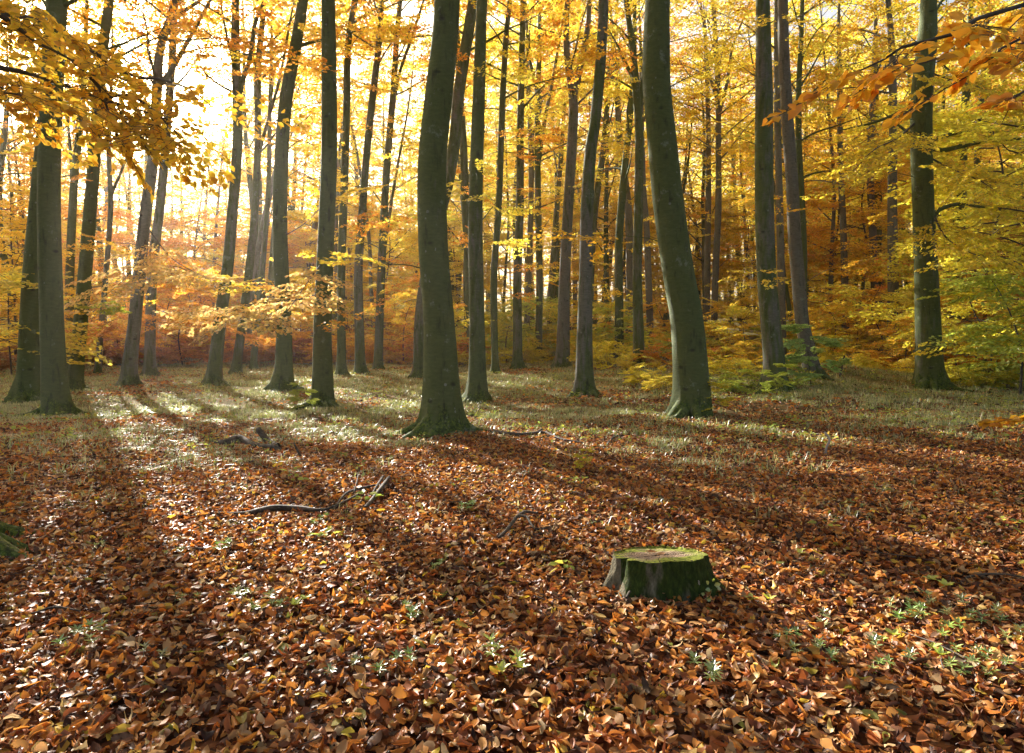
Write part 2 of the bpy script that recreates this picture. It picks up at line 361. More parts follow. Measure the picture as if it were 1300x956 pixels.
def limb(r, wood, leaves, p0, az, el, L, r0, nspray, spray_scale, leaf, keep=1., fine=False, u0=.3, sides=5, tilt=.42, flat=0.):
    """one limb with secondary twigs and leaf sprays"""
    mid = np.array(p0, float) + .6 * L * np.array([math.cos(az) * math.cos(el), math.sin(az) * math.cos(el), math.sin(el)])
    if mid[2] > 4.5 and in_gap(mid, .8): return
    n = 6; pts = [np.array(p0, float)]; a = az; e = el; q = pts[0].copy()
    for i in range(n):
        a += r.normal(0, .13); e += r.normal(-.02 - flat * .05, .10); st = L / n
        q = q + st * np.array([math.cos(e) * math.cos(a), math.cos(e) * math.sin(a), math.sin(e)]); pts.append(q.copy())
    rad = r0 * (1 - np.arange(n + 1) / n * .9); tube(wood, pts, rad, sides, L / 8)
    P = np.array(pts); seg = np.linspace(0, 1, n + 1)
    for k in range(nspray):
        u = u0 + (1 - u0) * (k + r.random()) / nspray; c = np.array([np.interp(u, seg, P[:, j]) for j in range(3)])
        side = 1 if k % 2 else -1; sa = a * .5 + az * .5 + side * r.uniform(.3, 1.5) * (1.05 - u * .6)
        L2 = r.uniform(.15, .5) * L * (1.1 - u) * .6; dv = np.array([math.cos(sa), math.sin(sa), r.normal(.12 * (1 - flat), .16)])
        e2 = c + dv * L2 + np.array([0, 0, L2 * .1])
        if L2 > .15: tube(wood, [c, (c + e2) / 2 + r.normal(0, .03 * L2, 3), e2], [r0 * .28, r0 * .2, r0 * .1], 3, 9)
        dv[2] -= .05
        leaves.spray(r, e2, dv, spray_scale * r.uniform(.7, 1.25), leaf, keep, fine, tilt, wood if fine else None)
    return P

# ------------------------------------------------------------------ traced trees
GOLD = (.86, .64, .06); YEL = (.86, .72, .09); ORG = (.84, .43, .045); AMB = (.84, .52, .045); YG = (.86, .72, .06); RUST = (.42, .14, .03); GRN = (.16, .28, .05)
def col(o, c): o.color = (*c, 1)
def traced_tree(label, base, pts, height, crown_z, forks=(), algae=.6, leaf_col=GOLD, epi=0, sides=22, flare=.8, nl=20, cat="beech tree", seed=1, extra=None, dens=1.0):
    """base (px,py) on the ground; pts [(px,py,width px)] of the stem read at the tree's distance"""
    r = np.random.default_rng(seed); b = at_ground(*base); d = b[1]
    if extra: d_ = extra
    w0 = pts[0][2] * d / F / 2
    P = [b - [0, 0, .25], b]; rad = [w0 * 1.05, w0 * 1.04]
    for (px, py, w) in pts:
        q = at_depth(px, py, d)
        if q[2] > b[2] + .3: P.append(q); rad.append(w * d / F / 2)
    P = np.array(P)
    zz = P[:, 2] - b[2]; ph = r.random() * 6
    P[:, 1] += .14 * np.sin(zz * .35 + ph) - .14 * math.sin(ph)
    top = P[-1].copy(); v = P[-1] - P[-2]; v /= np.linalg.norm(v); rr = rad[-1]; z_end = b[2] + height
    P = list(P)
    n = max(2, int((z_end - top[2]) / 2.2)); r_top = rr
    for i in range(n):
        v = v * .75 + np.array([r.normal(0, .08), r.normal(0, .08), 1]) * .3; v /= np.linalg.norm(v)
        top = top + v * (z_end - P[-1][2]) / max(1, (n - i)) if P[-1][2] < z_end else top + v
        P.append(top.copy()); rad.append(max(.02, r_top * (1 - (i + 1) / (n + .3))))
    P = np.array(P)
    root = empty("beech_tree", b); tag(root, label, cat, "beech trees of the open wood")
    wood = Geo(); tube(wood, P, rad, sides, .16 if d < 15 else .3, flare=(w0 * flare, b[2], .10 + w0 * .35), lumps=.028, seed=seed)
    if d < 21:                 # surface roots running out under the leaves
        for k in range(int(r.integers(3, 6))):
            ra = r.uniform(0, 6.28) if k else (math.pi * 1.05 if seed == 37 else r.uniform(3.4, 6)); rl = w0 * r.uniform(1.9, 3.0) + (.25 if seed == 37 and k == 0 else 0); rw = w0 * r.uniform(.22, .38); u = np.array([math.cos(ra), math.sin(ra), 0])
            q1 = b + u * (w0 + rl * .35); q2 = b + u * (w0 + rl * .75) + np.array([-u[1], u[0], 0]) * r.normal(0, .1); q1[2] = float(gz(q1[0], q1[1])) + rw * .35; q2[2] = float(gz(q2[0], q2[1])) - rw * .2
            tube(wood, [b + u * w0 * .55 + [0, 0, w0 * .75], q1, q2, q2 + u * .15 - [0, 0, .1]], [rw * 1.5, rw, rw * .5, rw * .2], 12, .07, lumps=.05, seed=seed + k)
    zs = P[:, 2]
    stem = lambda z: (np.array([np.interp(z, zs, P[:, j]) for j in range(3)]), float(np.interp(z, zs, rad)))
    lv = Leaves(); z0 = b[2] + crown_z
    for i in range(nl):
        t = (i + r.random()) / nl; z = z0 + (z_end - z0) * t * .97; c, rr = stem(z)
        L = (2.2 + 2.6 * math.sin(math.pi * min(1, t * .9 + .15))) * r.uniform(.7, 1.2)
        limb(r, wood, lv, c, i * 2.4 + r.normal(0, .4), R(r.uniform(18, 50)), L, max(.015, min(.05, rr * .35)), int(9 * dens), 1.35, .12, flat=.3)
    for i in range(epi):       # short leafy shoots off the stem
        z = b[2] + 2.0 + (crown_z + 2 - 2.0) * (i + r.random()) / epi; c, rr = stem(z); az = r.uniform(0, 6.28)
        limb(r, wood, lv, c + rr * .8 * np.array([math.cos(az), math.sin(az), 0]), az, R(r.uniform(0, 30)), r.uniform(.5, 1.7), .012, 4, .75, .085, .8, u0=.25, sides=3, flat=1)
    tr = obj("trunk", wood.mesh("trunk", [M_BARK], origin=b), root); col(tr, (algae, 0, 0))
    cr = obj("crown", lv.mesh("crown", M_LEAF, origin=b), root); col(cr, leaf_col)
    for f in forks:
        gb = Geo(); pp = [at_depth(x, y, d + .02 * k * d / 10) for k, (x, y, w) in enumerate(f)]; ww = [w * d / F / 2 for x, y, w in f]
        pp[0][1] = stem(pp[0][2])[0][1]
        e = pp[-1] + (pp[-1] - pp[-2]) * .8; pp.append(e); ww.append(ww[-1] * .5)
        tube(gb, pp, ww, 8, .25, lumps=.03, seed=seed)
        br = obj("branch", gb.mesh("branch", [M_BARK], origin=b), root); col(br, (algae, 0, 0))
    return root, stem, b, d
# label, base px, stem [(px, py, width)...], height, crown start, options
TREES = [
 ("thick moss-footed beech standing behind its twin at the dark pair's outer side", (37, 509), [(38, 480, 29), (42, 345, 27), (50, 172, 21), (58, 57, 19), (60, 0, 18)], 24, 7.8, dict(nl=20, algae=.75, seed=21, sides=24)),
 ("front trunk of the dark pair, smooth olive beech crossed by a golden bough", (72, 527), [(70, 480, 28), (69, 402, 26), (71, 230, 25), (80, 57, 24), (82, 0, 23)], 23, 7.4, dict(nl=20, algae=.8, seed=22, sides=28)),
 ("medium straight beech just beside the dark pair, its top near the sun", (95, 494), [(98, 460, 17), (108, 345, 16), (117, 172, 14), (124, 57, 12), (131, 0, 11)], 23, 8.4, dict(nl=20, algae=.7, seed=23)),
 ("slim forked beech peeping out behind the medium trunk beside the dark pair", (86, 471), [(88, 440, 10), (92, 345, 10), (100, 230, 9), (106, 172, 8), (110, 90, 7)], 19, 7.5, dict(nl=20, algae=.6, seed=24, forks=[[(98, 240, 6), (90, 200, 4), (86, 150, 3)]])),
 ("very thin crooked young stem alone between the dark pair and leaning twins", (124, 474), [(126, 440, 7), (135, 345, 6), (143, 259, 6), (142, 200, 5), (146, 120, 4)], 15, 9, dict(algae=.4, seed=25, epi=4, nl=10, forks=[[(143, 250, 4), (155, 215, 3), (164, 190, 2)]])),
 ("blue-grey leaning beech that curves upward, one of the leaning twins", (163, 489), [(166, 460, 17), (174, 402, 15), (187, 287, 14), (198, 201, 13), (201, 115, 12), (204, 60, 10), (221, 0, 8)], 22, 7.2, dict(nl=20, algae=.35, seed=26, epi=6, forks=[[(201, 110, 8), (214, 95, 7), (240, 50, 5), (267, 0, 4)], [(205, 60, 6), (222, 25, 5), (252, 2, 4)]])),
 ("straighter partner of the leaning twins, its top lost in glare", (190, 477), [(191, 440, 13), (193, 345, 12), (201, 259, 11), (207, 172, 10), (213, 86, 9), (219, 0, 8)], 22, 7.6, dict(nl=20, algae=.4, seed=27, epi=4)),
 ("dark S-curved beech with a steep fork high up, open ground before it", (270, 489), [(274, 455, 17), (279, 402, 15), (286, 345, 14), (290, 287, 13), (297, 172, 12), (295, 57, 11), (296, 0, 9)], 23, 7.2, dict(nl=20, algae=.5, seed=28, epi=5, forks=[[(297, 135, 8), (306, 108, 7), (316, 80, 6), (324, 30, 5), (336, 0, 4)]])),
 ("slanting slim beech in the leafy cluster beside the S-curved trunk", (300, 474), [(303, 440, 11), (314, 351, 10), (323, 264, 9), (328, 176, 8), (330, 88, 8), (338, 0, 7)], 22, 7.5, dict(nl=20, algae=.5, seed=29, epi=6, forks=[[(326, 205, 5), (341, 150, 4), (355, 100, 4), (366, 40, 3)]])),
 ("thin dark stem second in the leafy cluster, leaning towards the gold-flecked trunk", (313, 463), [(316, 430, 8), (323, 351, 7), (344, 252, 7), (360, 190, 6), (372, 110, 5)], 18, 9, dict(algae=.4, seed=30, epi=3)),
 ("thin straight stem third in the leafy cluster, close to the gold-flecked trunk", (321, 469), [(324, 430, 8), (332, 328, 7), (338, 240, 6), (341, 140, 5)], 19, 9, dict(algae=.5, seed=31, epi=3)),
 ("mossy-footed beech flecked all the way up with golden shoots", (359, 495), [(360, 470, 21), (360, 410, 19), (356, 293, 18), (359, 205, 17), (366, 129, 16), (380, 57, 14), (389, 0, 13)], 24, 9, dict(algae=.85, seed=32, epi=16)),
 ("straight dark olive trunk rising clean beside a low green sapling", (409, 518), [(410, 480, 25), (411, 410, 22), (417, 293, 20), (421, 205, 20), (421, 117, 19), (419, 0, 17)], 22, 9, dict(algae=.7, seed=33, epi=7, sides=24, flare=.4)),
 ("slender pole beech first behind the straight dark olive trunk", (433, 477), [(433, 440, 11), (432, 351, 10), (436, 234, 10), (440, 146, 9), (443, 58, 8), (452, 0, 8)], 23, 11, dict(algae=.6, seed=34, epi=8)),
 ("slender beech with greyish foot and golden shoots, middle of three poles", (457, 475), [(457, 440, 12), (456, 351, 11), (460, 293, 10), (467, 205, 9), (474, 135, 9), (482, 58, 8), (485, 0, 7)], 23, 10, dict(algae=.5, seed=35, epi=14, flare=.8)),
 ("slim forked beech, last of three poles before the main thick trunk", (480, 469), [(481, 430, 11), (484, 351, 10), (491, 234, 9), (501, 117, 8), (505, 47, 7), (509, 0, 6)], 22, 10, dict(algae=.5, seed=36, epi=9, forks=[[(497, 150, 5), (508, 90, 4), (522, 50, 4), (538, 0, 3)]])),
 ("thickest beech with a bulging curved stem and bright moss on its roots", (563, 549), [(561, 500, 46), (557.5, 410, 39), (552, 345, 38), (549, 293, 38), (548, 205, 37), (556, 117, 36), (562, 58, 34), (566, 0, 33)], 22, 9, dict(algae=.70, seed=37, sides=48, flare=.70)),
 ("leaning beech whose foot shows beside the thickest trunk and top behind it", (533, 479), [(535, 398, 15), (552, 300, 15), (569, 234, 15), (578, 176, 15), (583, 117, 15), (596, 29, 14), (601, 0, 14)], 24, 10, dict(algae=.5, seed=38, epi=6)),
 ("upright olive beech standing close behind the thickest trunk", (606, 509), [(606, 480, 22), (605.6, 410, 19), (604, 293, 18), (605.6, 205, 17), (608.5, 117, 16), (611, 29, 14), (612, 0, 14)], 23, 9, dict(algae=.6, seed=39, epi=7, sides=24)),
 ("thin wavy beech with flared foot next to the upright olive beech", (629, 474), [(628, 440, 9), (627, 351, 9), (633, 264, 8), (637, 146, 8), (642, 47, 7), (647, 0, 6)], 22, 10, dict(algae=.6, seed=40, epi=7, flare=.9)),
 ("dead-straight slim beech, second pole past the upright olive beech", (657, 468), [(657, 430, 12), (657, 351, 11), (660, 264, 10), (661, 146, 9), (664, 0, 7)], 23, 10, dict(algae=.5, seed=41, epi=7)),
 ("slim beech that divides into many steep twigs, before the Y-forked trunk", (684, 458), [(684, 430, 9), (685, 351, 9), (683, 234, 8), (683, 117, 7), (685, 60, 6)], 20, 9, dict(algae=.5, seed=42, epi=4, forks=[[(684, 205, 6), (692, 150, 5), (702, 100, 4), (712, 40, 3)], [(683, 120, 5), (672, 70, 4), (668, 10, 3)]])),
 ("dark narrow stem hidden behind the slim many-twigged beech", (668, 447), [(670, 375, 8), (674, 264, 7), (674, 176, 7), (670, 100, 6)], 20, 10, dict(algae=.3, seed=43, epi=3)),
 ("Y-forked beech with two steep dark arms high above", (714, 467), [(715, 440, 17), (717, 351, 14), (721, 264, 13), (726, 176, 12), (727, 129, 11), (719, 70, 8), (719, 18, 7), (721, 0, 7)], 22, 10, dict(algae=.35, seed=44, epi=2, forks=[[(727, 130, 9), (736, 88, 8), (746, 35, 7), (748, 0, 6)]])),
 ("gently curved beech with a pale bark scar low on its stem", (742, 503), [(742, 480, 22), (741.6, 440, 20), (743, 351, 17), (744.5, 264, 16), (750, 188, 15), (755, 158, 14), (762, 88, 14), (766, 29, 13), (767, 0, 13)], 22, 9.5, dict(algae=.45, seed=45, sides=24)),
 ("slim beech with shoots at its foot between scarred and big leaning trunks", (811, 469), [(811, 430, 14), (810, 351, 12), (812, 264, 12), (813, 176, 11), (809, 117, 10), (803, 58, 8), (795, 0, 7)], 22, 9.5, dict(algae=.55, seed=46, epi=5, forks=[[(813, 140, 6), (818, 80, 5), (822, 20, 4)]])),
 ("purplish thin stem half hidden by the big leaning beech", (825, 447), [(825, 410, 9), (822, 293, 8), (818, 234, 7), (815, 130, 6)], 21, 10, dict(algae=.1, seed=47, epi=2)),
 ("big green leaning beech, thick foot with moss between its roots", (878, 528), [(878, 500, 45), (871, 410, 40), (860, 351, 38), (846, 264, 37), (836.5, 176, 35), (830.6, 117, 34), (830, 58, 33), (832, 0, 30)], 23, 8.5, dict(algae=.95, seed=48, sides=40, flare=.35)),
 ("dark straight stem with a candelabra top beyond the big leaning beech", (906, 443), [(907, 351, 8), (910, 264, 8), (911, 176, 7), (911, 100, 7), (905, 0, 5)], 21, 10, dict(algae=.3, seed=49, epi=3, nl=24, forks=[[(911, 150, 5), (922, 110, 4), (930, 60, 3), (945, 20, 2)], [(911, 130, 5), (900, 90, 4), (893, 30, 3)]])),
 ("close dark neighbour of the candelabra-topped stem", (897, 438), [(898.6, 351, 8), (901, 234, 7), (900, 150, 6), (896, 60, 5)], 20, 10, dict(algae=.3, seed=50, epi=3)),
 ("tall straight beech, green below and bare lavender grey above", (984, 497), [(984, 469, 26), (975.6, 351, 24), (974, 234, 23), (974, 117, 22), (971, 0, 17)], 24, 11, dict(algae=.5, seed=51, sides=26)),
 ("dark slender stem tucked right behind the tall lavender-grey beech", (993, 462), [(992, 400, 9), (990, 234, 9), (989, 117, 8), (988, 30, 7)], 22, 10, dict(algae=.3, seed=52, epi=3)),
 ("silvery grey beech leaning away behind the bright green shrub", (1031, 480), [(1026, 440, 18), (1020, 410, 17), (1015.4, 351, 17), (1011, 293, 16), (1008, 234, 15), (1003, 176, 15), (998, 117, 14), (994, 58, 13), (992, 0, 12)], 23, 11, dict(algae=.2, seed=53, epi=2)),
 ("stout lone beech with a pale lit edge and dark crooked side limbs", (1182, 491), [(1180, 469, 31), (1175, 351, 27), (1169, 264, 24), (1164, 176, 24), (1164, 117, 24), (1169, 58, 22), (1171, 0, 18)], 23, 9, dict(algae=.6, seed=54, sides=28, flare=.5, leaf_col=YG,
     forks=[[(1174, 187, 8), (1189, 177, 6), (1205, 171, 5), (1221, 168, 3)], [(1177, 188, 7), (1196, 191, 6), (1246, 180, 5), (1299, 176, 3)], [(1181, 279, 7), (1191, 267, 6), (1215, 259, 4), (1240, 262, 3)], [(1156, 135, 5), (1130, 148, 4), (1105, 157, 3), (1083, 162, 2)], [(1158, 180, 4), (1142, 160, 3), (1130, 150, 2)]])),
 ("dark mossy stem amid orange leaves in the gap before the stout lone beech", (1134, 458), [(1134, 400, 13), (1136, 351, 13), (1137, 250, 11), (1138, 150, 9), (1134, 60, 8)], 22, 8, dict(algae=.3, seed=55, epi=8, leaf_col=AMB)),
 ("thin dark stem just beside the dark mossy one in orange leaves", (1111, 446), [(1111, 380, 9), (1110, 300, 9), (1108, 200, 8), (1112, 90, 7)], 21, 8, dict(algae=.3, seed=56, epi=8, leaf_col=AMB)),
 ("pole-thin beech well past the silvery grey beech, wrapped in amber leaves", (1073, 447), [(1073, 400, 9), (1072, 300, 8), (1070, 200, 7), (1068, 100, 6)], 21, 7, dict(algae=.2, seed=57, epi=8, leaf_col=AMB)),
 ("small curved stem at the picture's edge outside the dark pair", (22, 452), [(18, 400, 9), (12, 351, 9), (5, 300, 8), (4, 240, 7), (10, 160, 6)], 17, 7, dict(algae=.6, seed=58, epi=4)),
]
LEFTS = (AMB, GOLD, ORG, AMB, GOLD)
info = {}
for i, (lab, base, pts, h, cz, kw) in enumerate(TREES):
    kw = dict(kw)
    if "leaf_col" not in kw: kw["leaf_col"] = LEFTS[i % 5] if base[0] < 600 else (GOLD, YEL, AMB, YEL, ORG)[i % 5]
    kw.setdefault("nl", 8 if base[1] > 488 else 16); kw.setdefault("dens", .8); kw["epi"] = kw.get("epi", 0) + (2 if base[1] > 500 else 6)
    root, stem, b, d = traced_tree(lab, base, pts, h, cz, **kw); info[i] = (root, stem, b, d)
TXY = np.array([info[i][2][:2] for i in info])

# low leafy limbs on particular trees, laid along a line of photo pixels at the tree's own distance
def bough(root, b, line, d, leaf_col, n, scale, leaf, r0=.012, keep=.6, fine=True, seed=0, spread=1.0, wild=.10, trans=None, droop=-.12, roll=None, tilt=.45):
    r = np.random.default_rng(seed); dd = d if isinstance(d, (list, tuple)) else [d] * len(line)
    P = np.array([at_depth(x, y, k) for (x, y), k in zip(line, dd)]); wood = Geo(); lv = Leaves()
    tube(wood, P, r0 * (1 - np.linspace(0, .85, len(P))), 6, .15, lumps=.05, seed=seed)
    s = np.concatenate([[0], np.cumsum(np.linalg.norm(np.diff(P, axis=0), axis=1))]); s /= s[-1]
    for k in range(n):
        u = .12 + .88 * (k + r.random()) / n; c = np.array([np.interp(u, s, P[:, j]) for j in range(3)]); t = np.array([np.interp(min(1, u + .05), s, P[:, j]) for j in range(3)]) - np.array([np.interp(u - .05, s, P[:, j]) for j in range(3)])
        t /= np.linalg.norm(t); side = 1 if k % 2 else -1; a = math.atan2(t[1], t[0]) + side * r.uniform(.25, 1.1) * spread
        if k == n - 1: a = math.atan2(t[1], t[0])
        lv.spray(r, c, np.array([math.cos(a), math.sin(a), t[2] * .6 + droop + r.normal(0, wild)]), scale * r.uniform(.6, 1.2), leaf, keep, fine, tilt, wood, roll)
    br = obj("branch", wood.mesh("branch", [M_TWIG], origin=b), root)
    fo = obj("foliage", lv.mesh("foliage", M_LEAF, fine=True, origin=b), br); col(fo, leaf_col)
    return br
def gb(i): return info[i][0], info[i][2], info[i][3]
r_, b_, d_ = gb(12)
bough(r_, b_, [(410, 372), (370, 382), (320, 385), (262, 396)], [d_, d_ - 1, d_ - 1.6, d_ - 2], (.88, .62, .20), 13, 1.1, .085, .022, seed=3)
bough(r_, b_, [(412, 330), (395, 352), (372, 385), (350, 415)], [d_, d_ - 1, d_ - 2, d_ - 2.6], (.88, .62, .20), 9, .9, .08, .018, seed=4)
r_, b_, d_ = gb(5)
bough(r_, b_, [(186, 300), (175, 330), (160, 352), (140, 370)], [d_, d_ - 1.5, d_ - 3, d_ - 4], (.88, .62, .20), 9, 1.2, .10, .02, seed=5)
bough(r_, b_, [(188, 290), (215, 325), (245, 345), (262, 352)], [d_, d_ - 1, d_ - 2, d_ - 3], (.88, .62, .20), 10, 1.2, .10, .02, seed=6)
r_, b_, d_ = gb(6)
bough(r_, b_, [(192, 400), (160, 402), (140, 408), (118, 416)], [d_, d_ - .5, d_ - 1, d_], (.74, .36, .05), 12, 1.6, .11, .02, seed=7, keep=.9)
bough(r_, b_, [(192, 404), (225, 402), (262, 410), (300, 420)], [d_, d_ - .5, d_ - .5, d_], (.74, .36, .05), 14, 1.6, .11, .02, seed=8, keep=.9)
r_, b_, d_ = gb(7)
bough(r_, b_, [(286, 370), (262, 358), (235, 342), (215, 338)], [d_, d_ + .5, d_ + 1, d_ + 1], (.66, .38, .05), 10, 1.2, .10, .03, seed=9)
r_, b_, d_ = gb(2)
bough(r_, b_, [(106, 390), (118, 386), (140, 388), (152, 394)], [d_, d_ - .3, d_ - .3, d_], (.42, .46, .04), 7, .8, .08, .014, seed=10)
r_, b_, d_ = gb(11)
bough(r_, b_, [(360, 300), (385, 285), (410, 262), (440, 240)], [d_, d_ - .6, d_ - 1, d_ - 1], GOLD, 9, 1.0, .08, .015, seed=12)
r_, b_, d_ = gb(33)
for k, ln in enumerate(([(1180, 200), (1210, 215), (1245, 230), (1275, 250)], [(1182, 265), (1200, 300), (1230, 320), (1262, 330)], [(1168, 150), (1140, 175), (1110, 190), (1085, 215)],
           [(1172, 90), (1205, 100), (1240, 110), (1290, 130)])):
    bough(r_, b_, ln, [d_, d_ - 1, d_ - 2, d_ - 2.5], (.88, .70, .055), 13, 1.35, .095, .03, seed=20 + k, keep=.7, tilt=.6)

# trees just outside the frame whose limbs and root reach into it
def edge_tree(label, x, y, rad, lean, seed, cname=YEL, toe=None, crown_z=9.0):
    b = np.array([x, y, float(gz(x, y))]); r = np.random.default_rng(seed)
    root = empty("beech_tree", b); tag(root, label, "beech tree", "beech trees of the open wood")
    P = [b - [0, 0, .3], b] + [b + np.array([lean[0] * z, lean[1] * z, z]) for z in (1, 3, 5, 8, 11, 14, 17, 20)]
    rr = [rad * 1.1, rad * 1.05, rad, rad * .95, rad * .9, rad * .8, rad * .65, rad * .5, rad * .3, .03]
    wood = Geo(); tube(wood, P, rr, 40, .15, flare=(rad * .75, b[2], .16), lumps=.03, seed=seed)
    if toe:
        for (tx, ty, tz, r0) in toe:
            q = b + np.array([tx, ty, 0]); q[2] = float(gz(q[0], q[1]))
            tube(wood, [b + [0, 0, .55], b * .5 + q * .5 + [0, 0, tz], q + [0, 0, -.05]], [r0 * 1.5, r0, r0 * .5], 12, .08, lumps=.08, seed=seed)
    lv = Leaves()
    for i in range(16):
        z = crown_z + (19.5 - crown_z) * (i + r.random()) / 16; c = b + np.array([lean[0] * z, lean[1] * z, z])
        limb(r, wood, lv, c, i * 2.4, R(r.uniform(20, 50)), r.uniform(2.5, 4.5), .05, 8, 1.35, .115)
    col(obj("trunk", wood.mesh("trunk", [M_BARK], origin=b), root), (.9, 0, 0)); col(obj("crown", lv.mesh("crown", M_LEAF, origin=b), root), cname)
    return root, b
r_, b_ = edge_tree("mossy-rooted beech mostly cut off by the frame, golden boughs over the dark pair", -4.12, 4.62, .33, (-.02, 0), 71, toe=[(.96, -.12, .15, .115), (.86, -.32, .07, .07), (.55, .5, .12, .10)])
LB = (.90, .64, .06)
LBK = dict(keep=.16, tilt=.8, droop=-.32, spread=1.5, wild=.38)
for k, (ln, dd, n, sc) in enumerate((
    ([(-130, -30), (0, 20), (26, 38), (48, 55), (92, 77), (143, 125)], 4.6, 15, .62), ([(-130, 70), (0, 86), (55, 99), (128, 126), (176, 139), (227, 157)], 4.7, 18, .6),
    ([(-60, 10), (60, 30), (157, 92), (200, 100), (240, 112), (268, 135)], 4.9, 16, .52), ([(128, 126), (165, 120), (205, 150), (245, 190)], 4.8, 10, .42),
    ([(92, 77), (125, 110), (140, 150), (150, 180)], 4.6, 7, .3), ([(-120, 130), (-40, 120), (10, 118), (60, 128), (95, 138)], 4.4, 12, .5), ([(-120, -60), (0, -12), (40, 5), (70, 22)], 4.4, 8, .4))):
    bough(r_, b_, ln, dd, [LB, (.90, .58, .05), (.88, .54, .05)][k % 3], n, sc, .064, .024 - .0025 * k, seed=31 + k, **LBK)
r_, b_ = edge_tree("beech outside the frame that hangs large orange leaves before the stout lone trunk", 4.5, 4.3, .28, (.01, 0), 72, cname=ORG)
RB = (.85, .46, .035)
RBK = dict(keep=.16, tilt=.8, droop=-.3, spread=1.4)
bough(r_, b_, [(1500, -60), (1300, 6), (1240, 24), (1208, 44), (1145, 60), (1123, 75), (1083, 94), (1039, 113)], [3.4, 2.7, 2.6, 2.5, 2.5, 2.5, 2.5, 2.5], RB, 13, .32, .064, .011, seed=41, **RBK)
bough(r_, b_, [(1480, -20), (1300, 47), (1265, 69), (1233, 94), (1190, 118)], [3.4, 2.9, 2.8, 2.8, 2.8], RB, 8, .30, .062, .008, seed=42, **RBK)
bough(r_, b_, [(1480, 30), (1310, 110), (1285, 130), (1270, 160)], [3.4, 3.0, 2.9, 2.9], RB, 3, .22, .07, .006, seed=43, **RBK)
bough(r_, b_, [(1480, 490), (1330, 520), (1295, 532), (1262, 530)], [4.2, 4.2, 4.2, 4.2], (.66, .36, .02), 4, .22, .068, .006, keep=.25, seed=44, roll=.1)

# ------------------------------------------------------------------ trees behind: a few kinds, copied
def proto_tree(seed, h, rad, cz, nl, leaf=.15, dens=6, lean=.02):
    r = np.random.default_rng(seed); wood = Geo(); lv = Leaves()
    root = empty("beech_tree", (0, 0, 0)); n = 9; P = [np.array([0, 0, -.4])]; rr = [rad * 1.1]; q = np.zeros(3); v = np.array([r.normal(0, lean), r.normal(0, lean), 1])
    for i in range(n + 1):
        P.append(q.copy()); rr.append(rad * (1 - (i / n) ** 1.5 * .88)); v = v + np.array([r.normal(0, .035), r.normal(0, .035), 0]); q = q + v * h / n
    P = np.array(P); tube(wood, P, rr, 9, .9, flare=(rad * .6, 0, .18), seed=seed)
    zs = P[:, 2]
    for i in range(nl):
        t = (i + r.random()) / nl; z = cz + (h - cz) * t * .97; c = np.array([np.interp(z, zs, P[:, j]) for j in range(3)]); k = float(np.interp(z, zs, rr))
        L = (1.8 + 2.6 * math.sin(math.pi * min(1, t * .85 + .12))) * r.uniform(.7, 1.25)
        limb(r, wood, lv, c, i * 2.4 + r.normal(0, .5), R(r.uniform(15, 62)), L, max(.02, min(.06, k * .42)), dens, 1.5, leaf, flat=.2, sides=4, keep=.85)
    obj("trunk", wood.mesh("trunk", [M_BARK]), root); obj("crown", lv.mesh("crown", M_LEAF), root)
    return root
def copy_tree(root):
    c = root.copy(); COL.objects.link(c)
    for ch in list(root.children):
        k = ch.copy(); COL.objects.link(k); k.parent = c
        for g in ch.children:
            s = g.copy(); COL.objects.link(s); s.parent = k
    return c
PR = [proto_tree(101, 21, .19, 7, 17), proto_tree(102, 23, .24, 9, 17), proto_tree(103, 19, .14, 6, 15), proto_tree(104, 21, .17, 4.5, 20),
      proto_tree(105, 17, .11, 4, 16), proto_tree(106, 24, .28, 8, 18), proto_tree(107, 19, .15, 3, 22), proto_tree(108, 18, .12, 8, 12)]
rt = np.random.default_rng(77); spots = []
tries = 0
while len(spots) < 255 and tries < 30000:
    tries += 1
    d = 30 + 58 * rt.random() ** .8; px = rt.uniform(-60, 1370); x = (px - CX) / F * d
    ca = x * SY - d * SX; sa = x * SX + d * SY
    if sa < 66 and -1.2 < ca < 7.2: continue
    if sa < 60 and 7.2 <= ca < 13 and rt.random() < .8: continue
    if px < 330 and ca > .4 and d < 60 and rt.random() < .3: continue
    if sa < 60 and 15 < ca < 24 and rt.random() < .4: continue
    m = 2.3 if px > 560 else 2.9
    if all((x - a) ** 2 + (d - b) ** 2 > m * m for a, b, _ in spots) and np.min(np.hypot(TXY[:, 0] - x, TXY[:, 1] - d)) > 2.2: spots.append((x, d, px))
spots.sort(key=lambda s: s[1])
NICK = [(-200, "the frame edge"), (60, "the dark pair"), (176, "the leaning twins"), (285, "the S-curved beech"), (358, "the gold-flecked trunk"), (412, "the straight olive trunk"), (470, "the three poles"),
        (560, "the thickest trunk"), (640, "the thin wavy beech"), (718, "the Y-forked beech"), (744, "the scarred beech"), (812, "the shoot-footed beech"), (866, "the big leaning beech"), (975, "the lavender-grey beech"), (1014, "the silvery beech"), (1112, "the dark stems in orange"), (1170, "the stout lone beech"), (1245, "the green saplings at the frame edge"), (1600, "the far frame edge")]
ORD = "first second third fourth fifth sixth seventh eighth ninth tenth eleventh twelfth thirteenth fourteenth fifteenth sixteenth seventeenth eighteenth nineteenth twentieth twenty-first twenty-second twenty-third twenty-fourth twenty-fifth twenty-sixth twenty-seventh twenty-eighth twenty-ninth thirtieth thirty-first thirty-second thirty-third thirty-fourth thirty-fifth".split()
cnt = {}; used = set()
KC = [("golden", GOLD), ("yellow", YEL), ("orange", ORG), ("amber", AMB), ("lime-yellow", (.68, .64, .06)), ("russet", (.62, .28, .035))]
